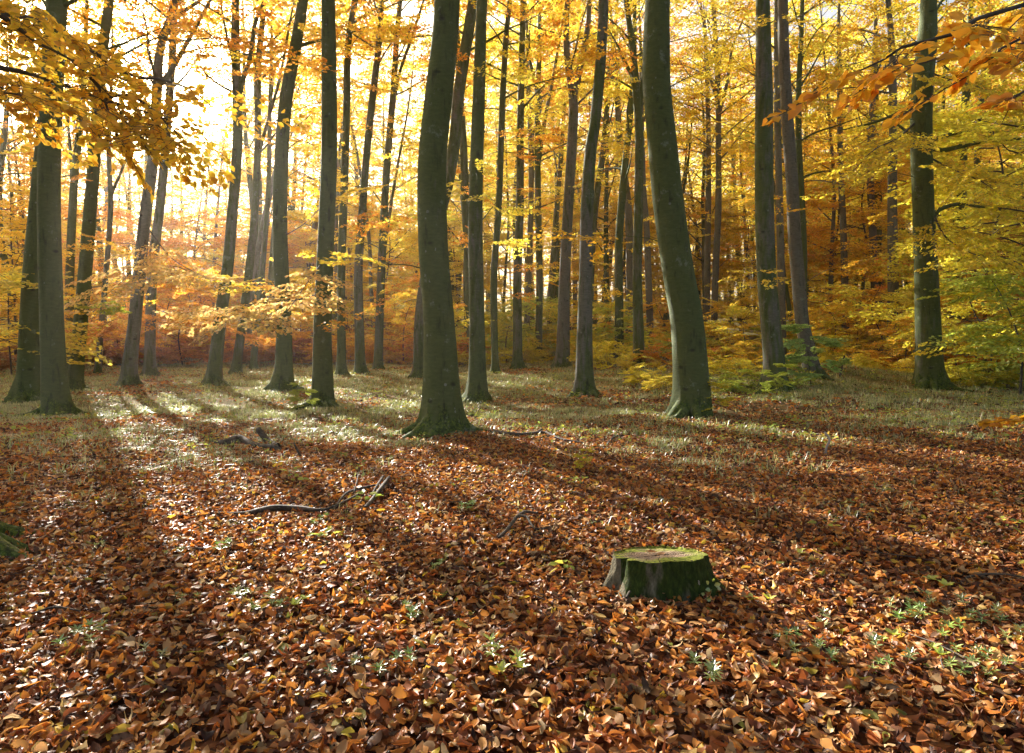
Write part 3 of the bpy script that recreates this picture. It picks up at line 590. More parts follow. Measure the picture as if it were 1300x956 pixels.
for x, d, px in spots:
    k = int(rt.integers(0, 8)); w = [.12, .14, .18, .08, .18, .05, .07, .18]
    kc = int(rt.choice(6, p=[.28, .22, .22, .2, .02, .06] if px < 560 else [.33, .31, .10, .12, .12, .02]))
    o = PR[k] if k not in used else copy_tree(PR[k]); used.add(k)
    o.location = (x, d, float(gz(x, d))); s = rt.uniform(.88, 1.12); o.rotation_euler = (0, 0, rt.uniform(0, 6.28)); o.scale = (s, s, s)
    c = np.array(KC[kc][1]) * rt.uniform(.85, 1.15)
    for ch in o.children: ch.color = (*c, 1) if ch.name.startswith("crown") else (rt.uniform(.3, .75), 0, 0, 1)
    g = max(i for i in range(len(NICK)) if NICK[i][0] < px); cnt[g] = cnt.get(g, 0) + 1
    size = ("slim", "sturdy", "thin", "slender", "pole-thin", "stout", "thin leafy", "twiggy")[k]
    tag(o, f"{size} {KC[kc][0]} beech, {ORD[min(34, cnt[g] - 1)]} tree back past {NICK[g][1]}", "beech tree", "beech trees deeper in the wood")

# ------------------------------------------------------------------ young beeches and shrubs
def proto_sapling(seed, h, spread, nl, leaf, low=.25, stemr=.03, ns=8, sc=.9, name="young_beech", fine=False):
    r = np.random.default_rng(seed); wood = Geo(); lv = Leaves(); root = empty(name, (0, 0, 0))
    P = np.array([[0, 0, -.2], [0, 0, 0], [r.normal(0, .08), r.normal(0, .08), h * .35], [r.normal(0, .2), r.normal(0, .2), h * .7], [r.normal(0, .3), r.normal(0, .3), h]])
    tube(wood, P, [stemr * 1.2, stemr, stemr * .75, stemr * .45, .005], 7, .3)
    for i in range(nl):
        t = (i + r.random()) / nl; z = h * (low + (1 - low) * t * .97); c = np.array([np.interp(z, P[:, 2], P[:, j]) for j in range(3)])
        limb(r, wood, lv, c, i * 2.4 + r.normal(0, .4), R(r.uniform(-5, 28)), spread * (1.05 - .7 * t) * r.uniform(.7, 1.2), stemr * .4, ns, sc, leaf, flat=1, sides=4, fine=fine, keep=.6 if fine else 1)
    st = obj("stem", wood.mesh("stem", [M_TWIG]), root); obj("foliage", lv.mesh("foliage", M_LEAF, fine=fine), root)
    return root
def proto_bush(seed, n, leaf, name="low_shrub"):
    r = np.random.default_rng(seed); wood = Geo(); lv = Leaves(); root = empty(name, (0, 0, 0))
    for i in range(n):
        a = r.uniform(0, 6.28); rr = r.uniform(0, .5); c = np.array([rr * math.cos(a), rr * math.sin(a), -.05])
        limb(r, wood, lv, c, a + r.normal(0, .5), R(r.uniform(40, 85)), r.uniform(.6, 1.3), .008, 6, .5, leaf, u0=.2, sides=3, flat=.4)
    obj("stem", wood.mesh("stem", [M_TWIG]), root); obj("foliage", lv.mesh("foliage", M_LEAF), root)
    return root
SP = [proto_sapling(201, 4.0, 2.0, 11, .11), proto_sapling(202, 5.0, 1.7, 14, .11), proto_sapling(203, 3.0, 1.7, 9, .10), proto_sapling(204, 9.0, 3.2, 26, .12, low=.12, stemr=.07, ns=12, sc=1.3)]
SB = [proto_bush(211, 13, .085), proto_bush(212, 10, .075)]
SFine = proto_sapling(213, 1.9, .8, 9, .075, low=.2, stemr=.012, ns=6, sc=.45, fine=True)
CB = {"gold": GOLD, "orange": ORG, "amber": AMB, "lime": (.82, .74, .08), "green": (.56, .64, .10), "russet": (.56, .25, .05), "yellow": YEL, "mint": (.46, .64, .20), "brown": (.38, .18, .05)}
SAPS = [  # px, distance, kind, scale, colour, what it stands by
 (15, 24, 1, 1.0, "gold", "at the frame edge outside the dark pair"), (-10, 17, 2, 1.2, "yellow", "cut by the frame edge beside the dark pair"), (62, 31, 1, .9, "amber", "seen in the slit behind the dark pair"),
 (150, 31, 0, .9, "orange", "between the crooked thin stem and leaning twins"), (128, 27, 0, .7, "amber", "behind the crooked thin stem"), (232, 29, 0, 1.0, "orange", "in the gap past the leaning twins"),
 (212, 36, 1, 1.1, "orange", "deep behind the leaning twins"), (262, 36, 0, 1.0, "gold", "deep behind the S-curved beech"), (345, 32, 0, .9, "amber", "behind the gold-flecked trunk"), (385, 34, 1, .9, "gold", "between gold-flecked and straight olive trunks"),
 (445, 33, 2, 1.0, "lime", "low behind the first pole"), (470, 35, 0, .9, "yellow", "behind the middle pole"), (512, 31, 2, 1.1, "gold", "between the third pole and thickest trunk"), (500, 40, 0, 1.1, "orange", "deeper beyond the third pole"),
 (590, 31, 2, 1.0, "lime", "in the slit past the thickest trunk"), (643, 32, 2, 1.0, "green", "at the foot of the thin wavy beech"), (675, 34, 2, 1.0, "lime", "behind the dead-straight pole"), (700, 36, 2, 1.1, "green", "behind the Y-forked beech foot"),
 (765, 34, 2, 1.0, "lime", "just past the scarred beech"), (785, 33, 2, .9, "green", "on the bank between scarred and shoot-footed beeches"), (770, 42, 0, .9, "gold", "on top of the bank past the scarred beech"), (845, 36, 2, 1.0, "amber", "behind the big leaning beech"),
 (920, 34, 2, 1.0, "gold", "past the candelabra-topped stem"), (945, 30, 2, .8, "lime", "between leaning and lavender-grey beeches"), (1060, 27, 2, .9, "gold", "past the silvery beech"), (1085, 30, 0, .9, "amber", "in the gap before the dark stems"),
 (1118, 27, 2, 1.1, "lime", "at the foot of the dark stems"), (1145, 31, 1, .9, "orange", "close to the stout lone beech"), (1150, 24, 2, .7, "amber", "low before the dark mossy stem"), (1215, 24, 2, 1.1, "gold", "right behind the stout lone beech"),
 (1240, 27, 0, 1.1, "orange", "deep past the stout lone beech"), (1255, 20, 2, 1.1, "lime", "low past the stout lone beech"), (1295, 17, 2, 1.1, "green", "against the frame edge, in front"), (1290, 24, 1, 1.0, "russet", "against the frame edge, behind the green one"),
 (1250, 26, 3, 1.15, "lime", "filling the corner past the stout lone beech"), (1330, 19, 3, 1.1, "lime", "leaning in over the frame edge"), (1110, 36, 3, 1.2, "amber", "tall between the dark stems and silvery beech"), (1180, 33, 3, 1.2, "gold", "tall behind the stout lone beech"),
 (1055, 39, 3, 1.2, "yellow", "tall beyond the silvery beech"), (940, 44, 3, 1.1, "gold", "tall past the candelabra-topped stem"), (20, 30, 3, .9, "gold", "tall behind the dark pair"), (255, 44, 3, 1.0, "orange", "tall and hazy beyond the S-curved beech"),
 (120, 42, 3, 1.0, "orange", "tall and hazy beyond the crooked thin stem"), (440, 46, 3, 1.1, "gold", "tall and hazy beyond the poles"), (590, 46, 3, 1.0, "yellow", "tall beyond the upright olive beech"), (330, 47, 3, 1.0, "amber", "tall and hazy beyond the leafy cluster"),
]
KN = ["spreading", "upright", "low layered", "tall leafy"]; used = set(); cn2 = {"lime": "lime-green", "mint": "mint"}
rs = np.random.default_rng(5)
def put(o, px, d, s, c, label, cat, group, z=0):
    x = (px - CX) / F * d; o.location = (x, d, float(gz(x, d)) + z); o.rotation_euler = (0, 0, rs.uniform(0, 6.28)); o.scale = (s, s, s)
    for ch in o.children:
        if ch.name.startswith("foliage"): ch.color = (*(np.array(CB[c]) * rs.uniform(.88, 1.12)), 1)
    tag(o, label, cat, group)
for px, d, k, s, c, where in SAPS:
    o = SP[k] if k not in used else copy_tree(SP[k]); used.add(k)
    put(o, px, d, s, c, f"{KN[k]} {cn2.get(c, c)} young beech {where}", "young beech", "young beeches under the tall trees")
BUSH = [(520, 33, 1.2, "gold", "between the third pole and the thickest trunk"), (655, 30, 1.1, "lime", "beside the dead-straight pole"), (700, 31, 1.2, "yellow", "before the Y-forked beech's background"), (722, 33, 1.3, "green", "past the Y-forked beech"),
 (770, 27, 1.2, "lime", "on the slope past the scarred beech"), (790, 30, 1.3, "lime", "higher on the slope past the scarred beech"), (828, 19.5, .75, "lime", "pale, before the foot of the shoot-footed beech"), (843, 17.5, .6, "yellow", "close to the big leaning beech's foot"), (812, 25.5, .7, "yellow", "around the shoot-footed beech's base"),
 (855, 26, 1.2, "orange", "in the lee of the big leaning beech"), (900, 24, .9, "lime", "past the big leaning beech"), (925, 21, .8, "lime", "between leaning and lavender-grey beeches"), (945, 17, .6, "green", "before the lavender-grey beech"), (962, 25, .9, "gold", "just before the lavender-grey beech, further back"),
 (1000, 18, .6, "green", "at the lavender-grey beech's foot"), (1065, 22, .8, "lime", "past the bright green shrub"), (1095, 25, .9, "amber", "behind the leafy mound"), (1120, 23, .9, "yellow", "beyond the mound's crest"), (1150, 26, 1.0, "russet", "before the stout lone beech, well back"),
 (1205, 21, .7, "lime", "tight behind the stout lone beech"), (1235, 19, .9, "lime", "past the stout lone beech, on grass"), (1275, 19, 1.0, "green", "near the frame edge on grass"), (1265, 24, 1.2, "orange", "deep near the frame edge"), (600, 29, 1.0, "lime", "behind the upright olive beech"),
 (30, 26, 1.2, "brown", "behind the dark pair"), (115, 29, 1.3, "brown", "behind the medium straight beech"), (150, 30, 1.3, "russet", "behind the crooked thin stem"), (215, 31, 1.4, "brown", "past the leaning twins"), (245, 30, 1.3, "russet", "near the S-curved beech, far back"),
 (335, 30, 1.2, "brown", "between leafy cluster and gold-flecked trunk"), (385, 31, 1.3, "russet", "before the straight olive trunk, far back"), (440, 30, 1.1, "amber", "behind the first pole"), (495, 31, 1.1, "gold", "past the third pole"), (280, 33, 1.5, "brown", "dark, right behind the S-curved beech"), (180, 34, 1.5, "brown", "dark, right behind the leaning twins"), (80, 33, 1.5, "brown", "dark, behind the slim forked beech"), (310, 34, 1.4, "brown", "dark, behind the leafy cluster")]
for i, (px, d, s, c, where) in enumerate(BUSH):
    o = SB[i] if i < 2 else copy_tree(SB[i % 2])
    put(o, px, d, s, c, f"low {cn2.get(c, c)} shrub {where}", "shrub", "low shrubs at the wood's edge")
put(SFine, 1030, 17.4, .85, "mint", "bright blue-green sapling standing before the silvery grey beech", "sapling", "bright saplings in the grass")
for px, d, s, c, lab in [(385, 14.0, .30, "green", "tiny pale green sapling at the straight olive trunk's foot"), (900, 12.6, .42, "lime", "small lime sapling touching the big leaning beech's mossy foot"), (985, 15, .4, "green", "small green sapling before the lavender-grey beech"), (1265, 19.6, .75, "green", "thin green sapling on grass near the frame edge"), (740, 7.4, .13, "lime", "knee-low lime seedling in the litter below the scarred beech"), (1058, 20, .5, "lime", "small lime sapling on the mound")]:
    put(copy_tree(SFine), px, d, s, c, lab, "sapling", "bright saplings in the grass")

ru = np.random.default_rng(31); c3 = {}
def behind(px): return max(i for i in range(len(NICK)) if NICK[i][0] < px)
extra = []
for k in range(24): extra.append((ru.uniform(540, 1330), ru.uniform(44, 72), "tall"))
for k in range(34): extra.append((ru.uniform(540, 1320), ru.uniform(29, 44), "bush"))
for k in range(26): extra.append((ru.uniform(-20, 540), ru.uniform(31, 42), "dark"))
for k in range(34): extra.append((ru.uniform(-30, 560), ru.uniform(46, 76), "tall"))
extra.sort(key=lambda e: e[1])
for px, d, kk in extra:
    g = behind(px); c3[(g, kk)] = c3.get((g, kk), 0) + 1; nth = ORD[min(34, c3[(g, kk)] - 1)]
    if kk == "tall":
        cc = str(ru.choice(["gold", "gold", "yellow", "yellow", "lime", "amber"])); put(copy_tree(SP[3]), px, d, ru.uniform(.9, 1.35), cc, f"tall leafy {cc} young beech, {nth} back past {NICK[g][1]}", "young beech", "young beeches under the tall trees")
    elif kk == "bush":
        cc = str(ru.choice(["gold", "lime", "lime", "yellow", "orange", "green"])); put(copy_tree(SB[int(ru.integers(0, 2))]), px, d, ru.uniform(1.2, 2.0), cc, f"bushy {cc} undergrowth shrub, {nth} back past {NICK[g][1]}", "shrub", "low shrubs at the wood's edge")
    else:
        cc = str(ru.choice(["brown", "russet", "gold", "amber"])); put(copy_tree(SB[int(ru.integers(0, 2))]), px, d, ru.uniform(1.6, 2.4), cc, f"dense {cc} undergrowth shrub, {nth} back past {NICK[g][1]}", "shrub", "low shrubs at the wood's edge")
# ------------------------------------------------------------------ the far wood
def far_wood():
    r = np.random.default_rng(9); lv = Leaves(); wood = Geo()
    for k in range(3600):
        d = r.uniform(92, 135); px = r.uniform(-250, 1550); x = (px - CX) / F * d
        top = 25 if px > 560 else 17 + 7 * float(vnoise(px * .02, 3.3)); z = float(gz(x, d)) + top * r.random() ** .8
        a = r.uniform(0, 6.28); lv.spray(r, np.array([x, d, z]), np.array([math.cos(a), math.sin(a), 0]), r.uniform(2.5, 4), .42, .5, tilt=.5)
    for k in range(160):
        d = r.uniform(92, 125); px = r.uniform(-200, 1500); x = (px - CX) / F * d; z = float(gz(x, d)); tube(wood, [(x, d, z - .3), (x + r.normal(0, .4), d, z + 9), (x + r.normal(0, .8), d, z + 17)], [.2, .16, .05], 5, 6)
    o = obj("far_woodland", lv.mesh("far_woodland", M_LEAF)); col(o, (.84, .58, .06)); tag(o, "hazy mass of orange and yellow wood closing the view", "woodland", kind="stuff")
    o = obj("far_trunks", wood.mesh("far_trunks", [M_BARK])); col(o, (.3, 0, 0)); tag(o, "mass of thin dark trunks at the back of the wood", "woodland", kind="stuff")
far_wood()

# ------------------------------------------------------------------ leaf litter and grass
def litter():
    r = np.random.default_rng(3)
    # near: curled leaves, 12 vertices each
    n = 155000; d = np.sqrt(1.8 ** 2 + (12.5 ** 2 - 1.8 ** 2) * r.random(n) ** 1.12); x = r.uniform(-1, 1, n) * (.86 * d + 1.2)
    keep = r.random(n) > .55 * grass_amount(x, d) * sstep(5, 10, d); 
    in_stump = (np.hypot(x - .86, d - 4.01) < .24); keep &= ~in_stump
    d = d[keep]; x = x[keep]; n = len(x)
    a = r.uniform(0, 2 * math.pi, n); L = .036 + .048 * r.beta(2, 2, n); W = L * r.uniform(.45, .72, n)
    T = np.array([0, .16, .45, .78, 1.]); prof = np.array([.16, .78, 1.0, .62, .05]); S = np.array([-1, 0, 1.])
    c1 = r.normal(0, 1.1, n); c2 = r.normal(.55, .8, n)         # curl along and across
    t = (T[None, :, None] - .5) * L[:, None, None]; s = S[None, None, :] * prof[None, :, None] * W[:, None, None] * .5
    ux = t * np.cos(c1[:, None, None] * T[None, :, None] * .6); uz = c1[:, None, None] * (T[None, :, None] - .5) ** 2 * L[:, None, None] * .9
    sy = s * np.cos(c2)[:, None, None]; sz = np.abs(s) * np.sin(c2)[:, None, None] + .0025 * r.normal(0, 1, (n, 5, 3))
    V = np.stack([ux + 0 * sy, sy + 0 * ux, uz + sz], -1)           # n,4,3,3
    ti = r.choice([.13, .30, .65], n, p=[.5, .34, .16]); nrm = np.stack([r.normal(0, 1, n) * ti, r.normal(0, 1, n) * ti, np.ones(n)], 1); nrm /= np.linalg.norm(nrm, axis=1)[:, None]
    flip = r.random(n) < .45; nrm[flip] *= -1
    dv = np.stack([np.cos(a), np.sin(a), np.zeros(n)], 1); dv -= nrm * (dv * nrm).sum(1)[:, None]; dv /= np.linalg.norm(dv, axis=1)[:, None]; sv = np.cross(nrm, dv)
    base = np.stack([x, d, gz(x, d) + .008 + .026 * r.random(n) + .02 * ti], 1)
    W3 = base[:, None, None, :] + V[..., 0:1] * dv[:, None, None, :] + V[..., 1:2] * sv[:, None, None, :] + V[..., 2:3] * nrm[:, None, None, :]
    b = np.arange(n)[:, None] * 15; q = np.concatenate([b + np.array([[i * 3 + j, i * 3 + j + 1, i * 3 + 4 + j, i * 3 + 3 + j]]) for i in range(4) for j in range(2)], 0)
    o = obj("leaf_litter", mesh_from("leaf_litter", W3.reshape(-1, 3), quads=q, mats=[M_LITTER])); tag(o, "curled brown and orange beech leaves covering the ground", "fallen leaves", kind="stuff")
    n = 95000; d = 11.5 + 24 * r.random(n) ** .75; x = r.uniform(-1, 1, n) * (.82 * d + 1)
    keep = r.random(n) > .90 * grass_amount(x, d); d = d[keep]; x = x[keep]; n = len(x); a = r.uniform(0, 6.28, n)
    nrm = np.stack([r.normal(0, .5, n), r.normal(0, .5, n), np.ones(n)], 1)
    v, q = leaves_fine(np.stack([x, d, gz(x, d) + .015 + .03 * r.random(n)], 1), np.stack([np.cos(a), np.sin(a), r.normal(0, .25, n)], 1), nrm, r.uniform(.06, .10, n), fold=.5)
    o = obj("leaf_litter", mesh_from("leaf_litter_far", v, quads=q, mats=[M_LITTER])); tag(o, "thinner scatter of fallen leaves among the dry grass between the trunks", "fallen leaves", kind="stuff")
litter()
def grass():
    r = np.random.default_rng(4)
    nt = 95000; d = 5.0 + 31 * r.random(nt) ** .8; x = r.uniform(-1, 1, nt) * (.82 * d + 1); g = grass_amount(x, d)
    cl = sstep(.45, .78, vnoise(x * 1.9 + 4, d * 1.9)) * .85 + .15
    keep = r.random(nt) < g * sstep(4.5, 11, d) * cl + .012; d = d[keep]; x = x[keep]; g = g[keep]; cnt_ = r.integers(3, 18, len(x)); th = r.uniform(.4, 1.7, len(x)) * (.6 + .7 * vnoise(x * .9, d * .9 + 50))
    X = np.repeat(x, cnt_); Y = np.repeat(d, cnt_); sp = np.repeat(r.uniform(.02, .09, len(x)), cnt_); n = len(X); X = X + r.normal(0, 1, n) * sp; Y = Y + r.normal(0, 1, n) * sp
    hh = r.uniform(.03, .10, n) * np.repeat(th, cnt_); a = r.uniform(0, 6.28, n); lean = r.uniform(.2, 1.6, n); w = r.uniform(.0022, .005, n) * (1 + Y * .05)
    Z = gz(X, Y); dx = np.cos(a); dy = np.sin(a); B = np.stack([X, Y, Z], 1); D = np.stack([dx, dy, 0 * dx], 1); S = np.stack([-dy, dx, 0 * dx], 1) * w[:, None]
    up = np.array([0, 0, 1.]); M = B + D * (hh * lean * .3)[:, None] + up * (hh * .65)[:, None]; Tt = B + D * (hh * lean)[:, None] + up * (hh * (1.0 - .25 * lean))[:, None]
    V = np.stack([B - S, B + S, M + S * .8, M - S * .8, Tt + S * .15, Tt - S * .15], 1).reshape(-1, 3); b = np.arange(n) * 6
    q = np.concatenate([np.stack([b, b + 1, b + 2, b + 3], 1), np.stack([b + 3, b + 2, b + 4, b + 5], 1)])
    o = obj("woodland_grass", mesh_from("woodland_grass", V, quads=q, mats=[M_GRASS])); tag(o, "sparse dry straw-coloured grass with green tufts between the trunks", "grass", kind="stuff")
grass()
def ground_herbs():
    r = np.random.default_rng(14); n = 7000; d = 3.0 + 32 * r.random(n) ** .8; x = r.uniform(-1, 1, n) * (.8 * d + 1)
    k = r.random(n) < grass_amount(x, d) * sstep(.40, .65, vnoise(x * .8 + 30, d * .8)) * sstep(7, 10, d) + .03; d = d[k]; x = x[k]; m = 9
    X = np.repeat(x, m); Y = np.repeat(d, m); N = len(X); a = r.uniform(0, 6.28, N); q = r.uniform(0, .10, N); hgt = np.repeat(r.uniform(.03, .16, len(x)), m) * r.uniform(.4, 1, N)
    X = X + np.cos(a) * q; Y = Y + np.sin(a) * q
    v, f = leaves_fine(np.stack([X, Y, gz(X, Y) + hgt], 1), np.stack([np.cos(a), np.sin(a), r.normal(.1, .3, N)], 1), np.stack([r.normal(0, .4, N), r.normal(0, .4, N), np.ones(N)], 1), r.uniform(.03, .055, N) * np.repeat(r.uniform(.6, 1.6, len(x)), m))
    o = obj("ground_herbs", mesh_from("ground_herbs", v, quads=f, mats=[M_HERB])); tag(o, "low yellow-green herbs and tree seedlings among the grass", "herbs", kind="stuff")
ground_herbs()
def twig_litter():
    r = np.random.default_rng(8); g = Geo()
    for k in range(520):
        d = math.sqrt(r.uniform(2.2 ** 2, 14 ** 2)); x = r.uniform(-1, 1) * (.8 * d + .5); a = r.uniform(0, 6.28); L = r.uniform(.06, .38); p = np.array([x, d, float(gz(x, d)) + .045]); v = np.array([math.cos(a), math.sin(a), r.normal(0, .12)]) * L; w = r.uniform(.0015, .0045)
        tube(g, [p, p + v * .5 + r.normal(0, .04 * L, 3), p + v], [w, w * .8, w * .4], 4, .2)
    o = obj("twig_litter", g.mesh("twig_litter", [M_STICK])); tag(o, "small bits of dead twig strewn over the leaf litter", "twigs", kind="stuff")
twig_litter()
# ------------------------------------------------------------------ the stump
def stump():
    m, n, l, out = new_mat("stump_bark")
    tex = n.new("ShaderNodeTexCoord"); ov = tex.outputs["Object"]
    mp = n.new("ShaderNodeMapping"); l.new(ov, mp.inputs[0]); mp.inputs["Scale"].default_value = (1, 1, .35)
    a = noise(n, l, 7, 5, mp.outputs[0]); f = noise(n, l, 45, 5, mp.outputs[0], .75)
    bark = ramp(n, [(.3, (.07, .06, .04)), (.7, (.36, .31, .22))]); l.new(f.outputs[0], bark.inputs[0])
    moss = ramp(n, [(.3, (.014, .024, .006)), (.55, (.045, .070, .012)), (.8, (.13, .17, .025))]); l.new(f.outputs[0], moss.inputs[0])
    mk = ramp(n, [(.30, (0, 0, 0)), (.44, (1, 1, 1))]); l.new(a.outputs[0], mk.inputs[0])
    sx = n.new("ShaderNodeSeparateXYZ"); l.new(ov, sx.inputs[0])
    bare = math_n(n, l, 'MULTIPLY', math_n(n, l, 'LESS_THAN', sx.outputs[0], -.235), .8)
    c = mix_c(n, l, math_n(n, l, 'SUBTRACT', mk.outputs[0], bare, clamp=True), bark.outputs[0], moss.outputs[0])
    b = n.new("ShaderNodeBsdfPrincipled"); l.new(c, b.inputs["Base Color"]); b.inputs["Roughness"].default_value = .9; b.inputs["Specular IOR Level"].default_value = .15
    bp = n.new("ShaderNodeBump"); bp.inputs["Strength"].default_value = 1; bp.inputs["Distance"].default_value = .02; l.new(f.outputs[0], bp.inputs["Height"]); l.new(bp.outputs[0], b.inputs["Normal"]); l.new(b.outputs[0], out.inputs[0])
    MB = m
    m, n, l, out = new_mat("sawn_mossy_wood")
    tex = n.new("ShaderNodeTexCoord"); ov = tex.outputs["Object"]
    w = n.new("ShaderNodeTexWave"); w.wave_type = 'RINGS'; w.rings_direction = 'Z'; w.inputs["Scale"].default_value = 22; w.inputs["Distortion"].default_value = 2.5; w.inputs["Detail"].default_value = 4; l.new(ov, w.inputs[0])
    mp = n.new("ShaderNodeMapping"); l.new(ov, mp.inputs[0]); mp.inputs["Scale"].default_value = (.45, 1.8, 1)
    a = noise(n, l, 6, 5, mp.outputs[0]); f = noise(n, l, 50, 4, ov)
    wood = ramp(n, [(0, (.06, .04, .025)), (.5, (.19, .13, .085)), (1, (.36, .28, .20))]); l.new(math_n(n, l, 'MULTIPLY', math_n(n, l, 'ADD', w.outputs[0], a.outputs[0]), .55), wood.inputs[0])
    gr = n.new("ShaderNodeTexGradient"); gr.gradient_type = 'RADIAL'; l.new(ov, gr.inputs[0])
    ck = math_n(n, l, 'FRACT', math_n(n, l, 'ADD', math_n(n, l, 'MULTIPLY', gr.outputs["Fac"], 15), math_n(n, l, 'MULTIPLY', a.outputs[0], 1.4)))
    ckm = math_n(n, l, 'MULTIPLY', math_n(n, l, 'LESS_THAN', ck, .07), math_n(n, l, 'GREATER_THAN', f.outputs[0], .42))
    moss = ramp(n, [(.3, (.05, .065, .012)), (.7, (.24, .26, .04))]); l.new(f.outputs[0], moss.inputs[0])
    v = n.new("ShaderNodeVectorMath"); v.operation = 'LENGTH'; mp2 = n.new("ShaderNodeMapping"); l.new(ov, mp2.inputs[0]); mp2.inputs["Scale"].default_value = (1, 1, 0); l.new(mp2.outputs[0], v.inputs[0])
    e = math_n(n, l, 'ADD', a.outputs[0], math_n(n, l, 'MULTIPLY', math_n(n, l, 'SUBTRACT', v.outputs["Value"], .2), 1.7))
    mk = ramp(n, [(.38, (0, 0, 0)), (.54, (1, 1, 1))]); l.new(e, mk.inputs[0])
    c = mix_c(n, l, mk.outputs[0], wood.outputs[0], moss.outputs[0]); c = mix_c(n, l, ckm, c, (.02, .014, .01))
    b = n.new("ShaderNodeBsdfPrincipled"); l.new(c, b.inputs["Base Color"]); b.inputs["Roughness"].default_value = 1; b.inputs["Specular IOR Level"].default_value = .05
    bp = n.new("ShaderNodeBump"); bp.inputs["Strength"].default_value = .7; bp.inputs["Distance"].default_value = .012; l.new(math_n(n, l, 'ADD', a.outputs[0], f.outputs[0]), bp.inputs["Height"]); l.new(bp.outputs[0], b.inputs["Normal"]); l.new(b.outputs[0], out.inputs[0])
    MT = m
    b0 = at_ground(836, 750); b0[1] += .05; b0[0] = (836 - CX) / F * b0[1]; b0[2] = float(gz(b0[0], b0[1]))
    root = empty("tree_stump", b0); tag(root, "low sawn stump coated in dark green moss with pale mossy cut top", "tree stump")
    N = 96; th = np.arange(N) / N * 2 * math.pi; r = np.random.default_rng(2)
    rim = .262 * (1 + .025 * np.cos(2 * th + .4) + .02 * np.cos(3 * th + 1) + .012 * np.cos(7 * th) + .01 * np.cos(11 * th + 2))
    def toe(c, w, a): return a * np.exp(-(np.angle(np.exp(1j * (th - c))) / w) ** 2)
    toes = toe(R(190), .26, .07) + toe(R(-22), .26, .13) + toe(R(228), .22, .15) + toe(R(290), .6, .03) + toe(R(60), .35, .08) + toe(R(130), .3, .08)
    groove = toe(R(208), .10, .07)
    HS = .198
    zs = np.linspace(-.08, HS, 16); V = []
    for z in zs:
        u = (HS - z) / HS; rr = rim + toes * u ** 1.9 + .022 * u - groove * np.clip(1.3 - u, .3, 1) + .006 * np.sin(th * 17 + z * 30) + r.normal(0, .0025, N)
        V.append(np.stack([rr * np.cos(th), rr * np.sin(th) * .95, np.full(N, z)], 1))
    V = np.array(V)
    tilt = lambda P: P[..., 2] - (P[..., 1] * .125 + P[..., 0] * -.03) * np.clip(P[..., 2] / HS, 0, 1)
    V[-1][:, 2] += .010 * (vnoise(th * 3.2 + 5, th * 0 + 1) - .5) + .004 * (vnoise(th * 14, th * 0 + 3) - .5)
    V[..., 2] = tilt(V); idx = np.arange(16 * N).reshape(16, N); nx = np.roll(idx, -1, 1)
    g = Geo(); g.add(V.reshape(-1, 3), np.stack([idx[:-1], nx[:-1], nx[1:], idx[1:]], -1).reshape(-1, 4)); obj("bark", g.mesh("bark", [MB]), root)
    g = Geo(); K = 30; T = []
    for k in range(K):
        u = 1 - k / K; rr = (V[-1][:, :2]) * u; z = V[-1][:, 2] * u + HS * (1 - u) + (.010 * (vnoise(rr[:, 0] * 9 + 9, rr[:, 1] * 26 + 4) - .5) + .005 * (vnoise(rr[:, 0] * 60 + 9, rr[:, 1] * 60 + 4) - .5) - .010 * sstep(.03, .05, rr[:, 1] + rr[:, 0] * .25) - .012 * np.exp(-((rr[:, 1] - rr[:, 0] * .3 + .05) / .006) ** 2)) * (k > 0)
        if k == 0: z = V[-1][:, 2] + 0
        T.append(np.stack([rr[:, 0], rr[:, 1], z], 1))
    T = np.array(T); idx = np.arange(K * N).reshape(K, N); nx = np.roll(idx, -1, 1)
    vv = np.vstack([T.reshape(-1, 3), [[0, 0, HS]]]); g.add(vv, np.stack([idx[:-1], nx[:-1], nx[1:], idx[1:]], -1).reshape(-1, 4), np.stack([idx[-1], nx[-1], np.full(N, K * N)], 1))
    obj("cut_top", g.mesh("cut_top", [MT]), root)
    return b0
SB0 = stump()
def one_leaf(name, pos, az, L, c, label, cat="leaf", tilt=(0, 0), curl=.5, mat=None, group=None):
    nt_, ns_ = 7, 5; T = np.linspace(0, 1, nt_); W = np.sin(np.pi * np.clip(T, .03, .97)) ** .7 * L * .31; V = []
    for i, t in enumerate(T):
        for j in range(ns_):
            s = (j / (ns_ - 1) - .5) * 2; V.append(((t - .5) * L, s * W[i], curl * L * (.35 * (s * W[i] / (L * .3)) ** 2 * .4 + .5 * (t - .5) ** 2) + .0012 * math.sin(i * 2.1 + j)))
    q = [(i * ns_ + j, i * ns_ + j + 1, (i + 1) * ns_ + j + 1, (i + 1) * ns_ + j) for i in range(nt_ - 1) for j in range(ns_ - 1)]
    g = Geo(); g.add(V, q); tube(g, [(-L * .5, 0, curl * L * .12), (-L * .65, 0, curl * L * .1), (-L * .78, .003, 0)], [.0009, .0008, .0007], 4, .02)
    o = obj(name, g.mesh(name, [mat or M_LEAF])); o.location = pos; o.rotation_euler = (tilt[0], tilt[1], az); col(o, c); tag(o, label, cat, group); return o
one_leaf("dry_leaf", tuple(SB0 + [-.04, .02, .203]), 2.9, .068, (.42, .18, .06), "curled brown leaf lying on the stump's cut top, the darker one", curl=.6)
one_leaf("dry_leaf", tuple(SB0 + [.01, -.03, .209]), .5, .055, (.55, .30, .16), "small tan leaf on the stump's cut top beside a darker one", curl=.5)
one_leaf("dry_leaf", tuple(SB0 + [.165, -.262, .125]), 1.2, .042, (.62, .56, .52), "pale grey-pink leaf stuck on the mossy front of the stump", tilt=(1.2, 0), curl=.15)
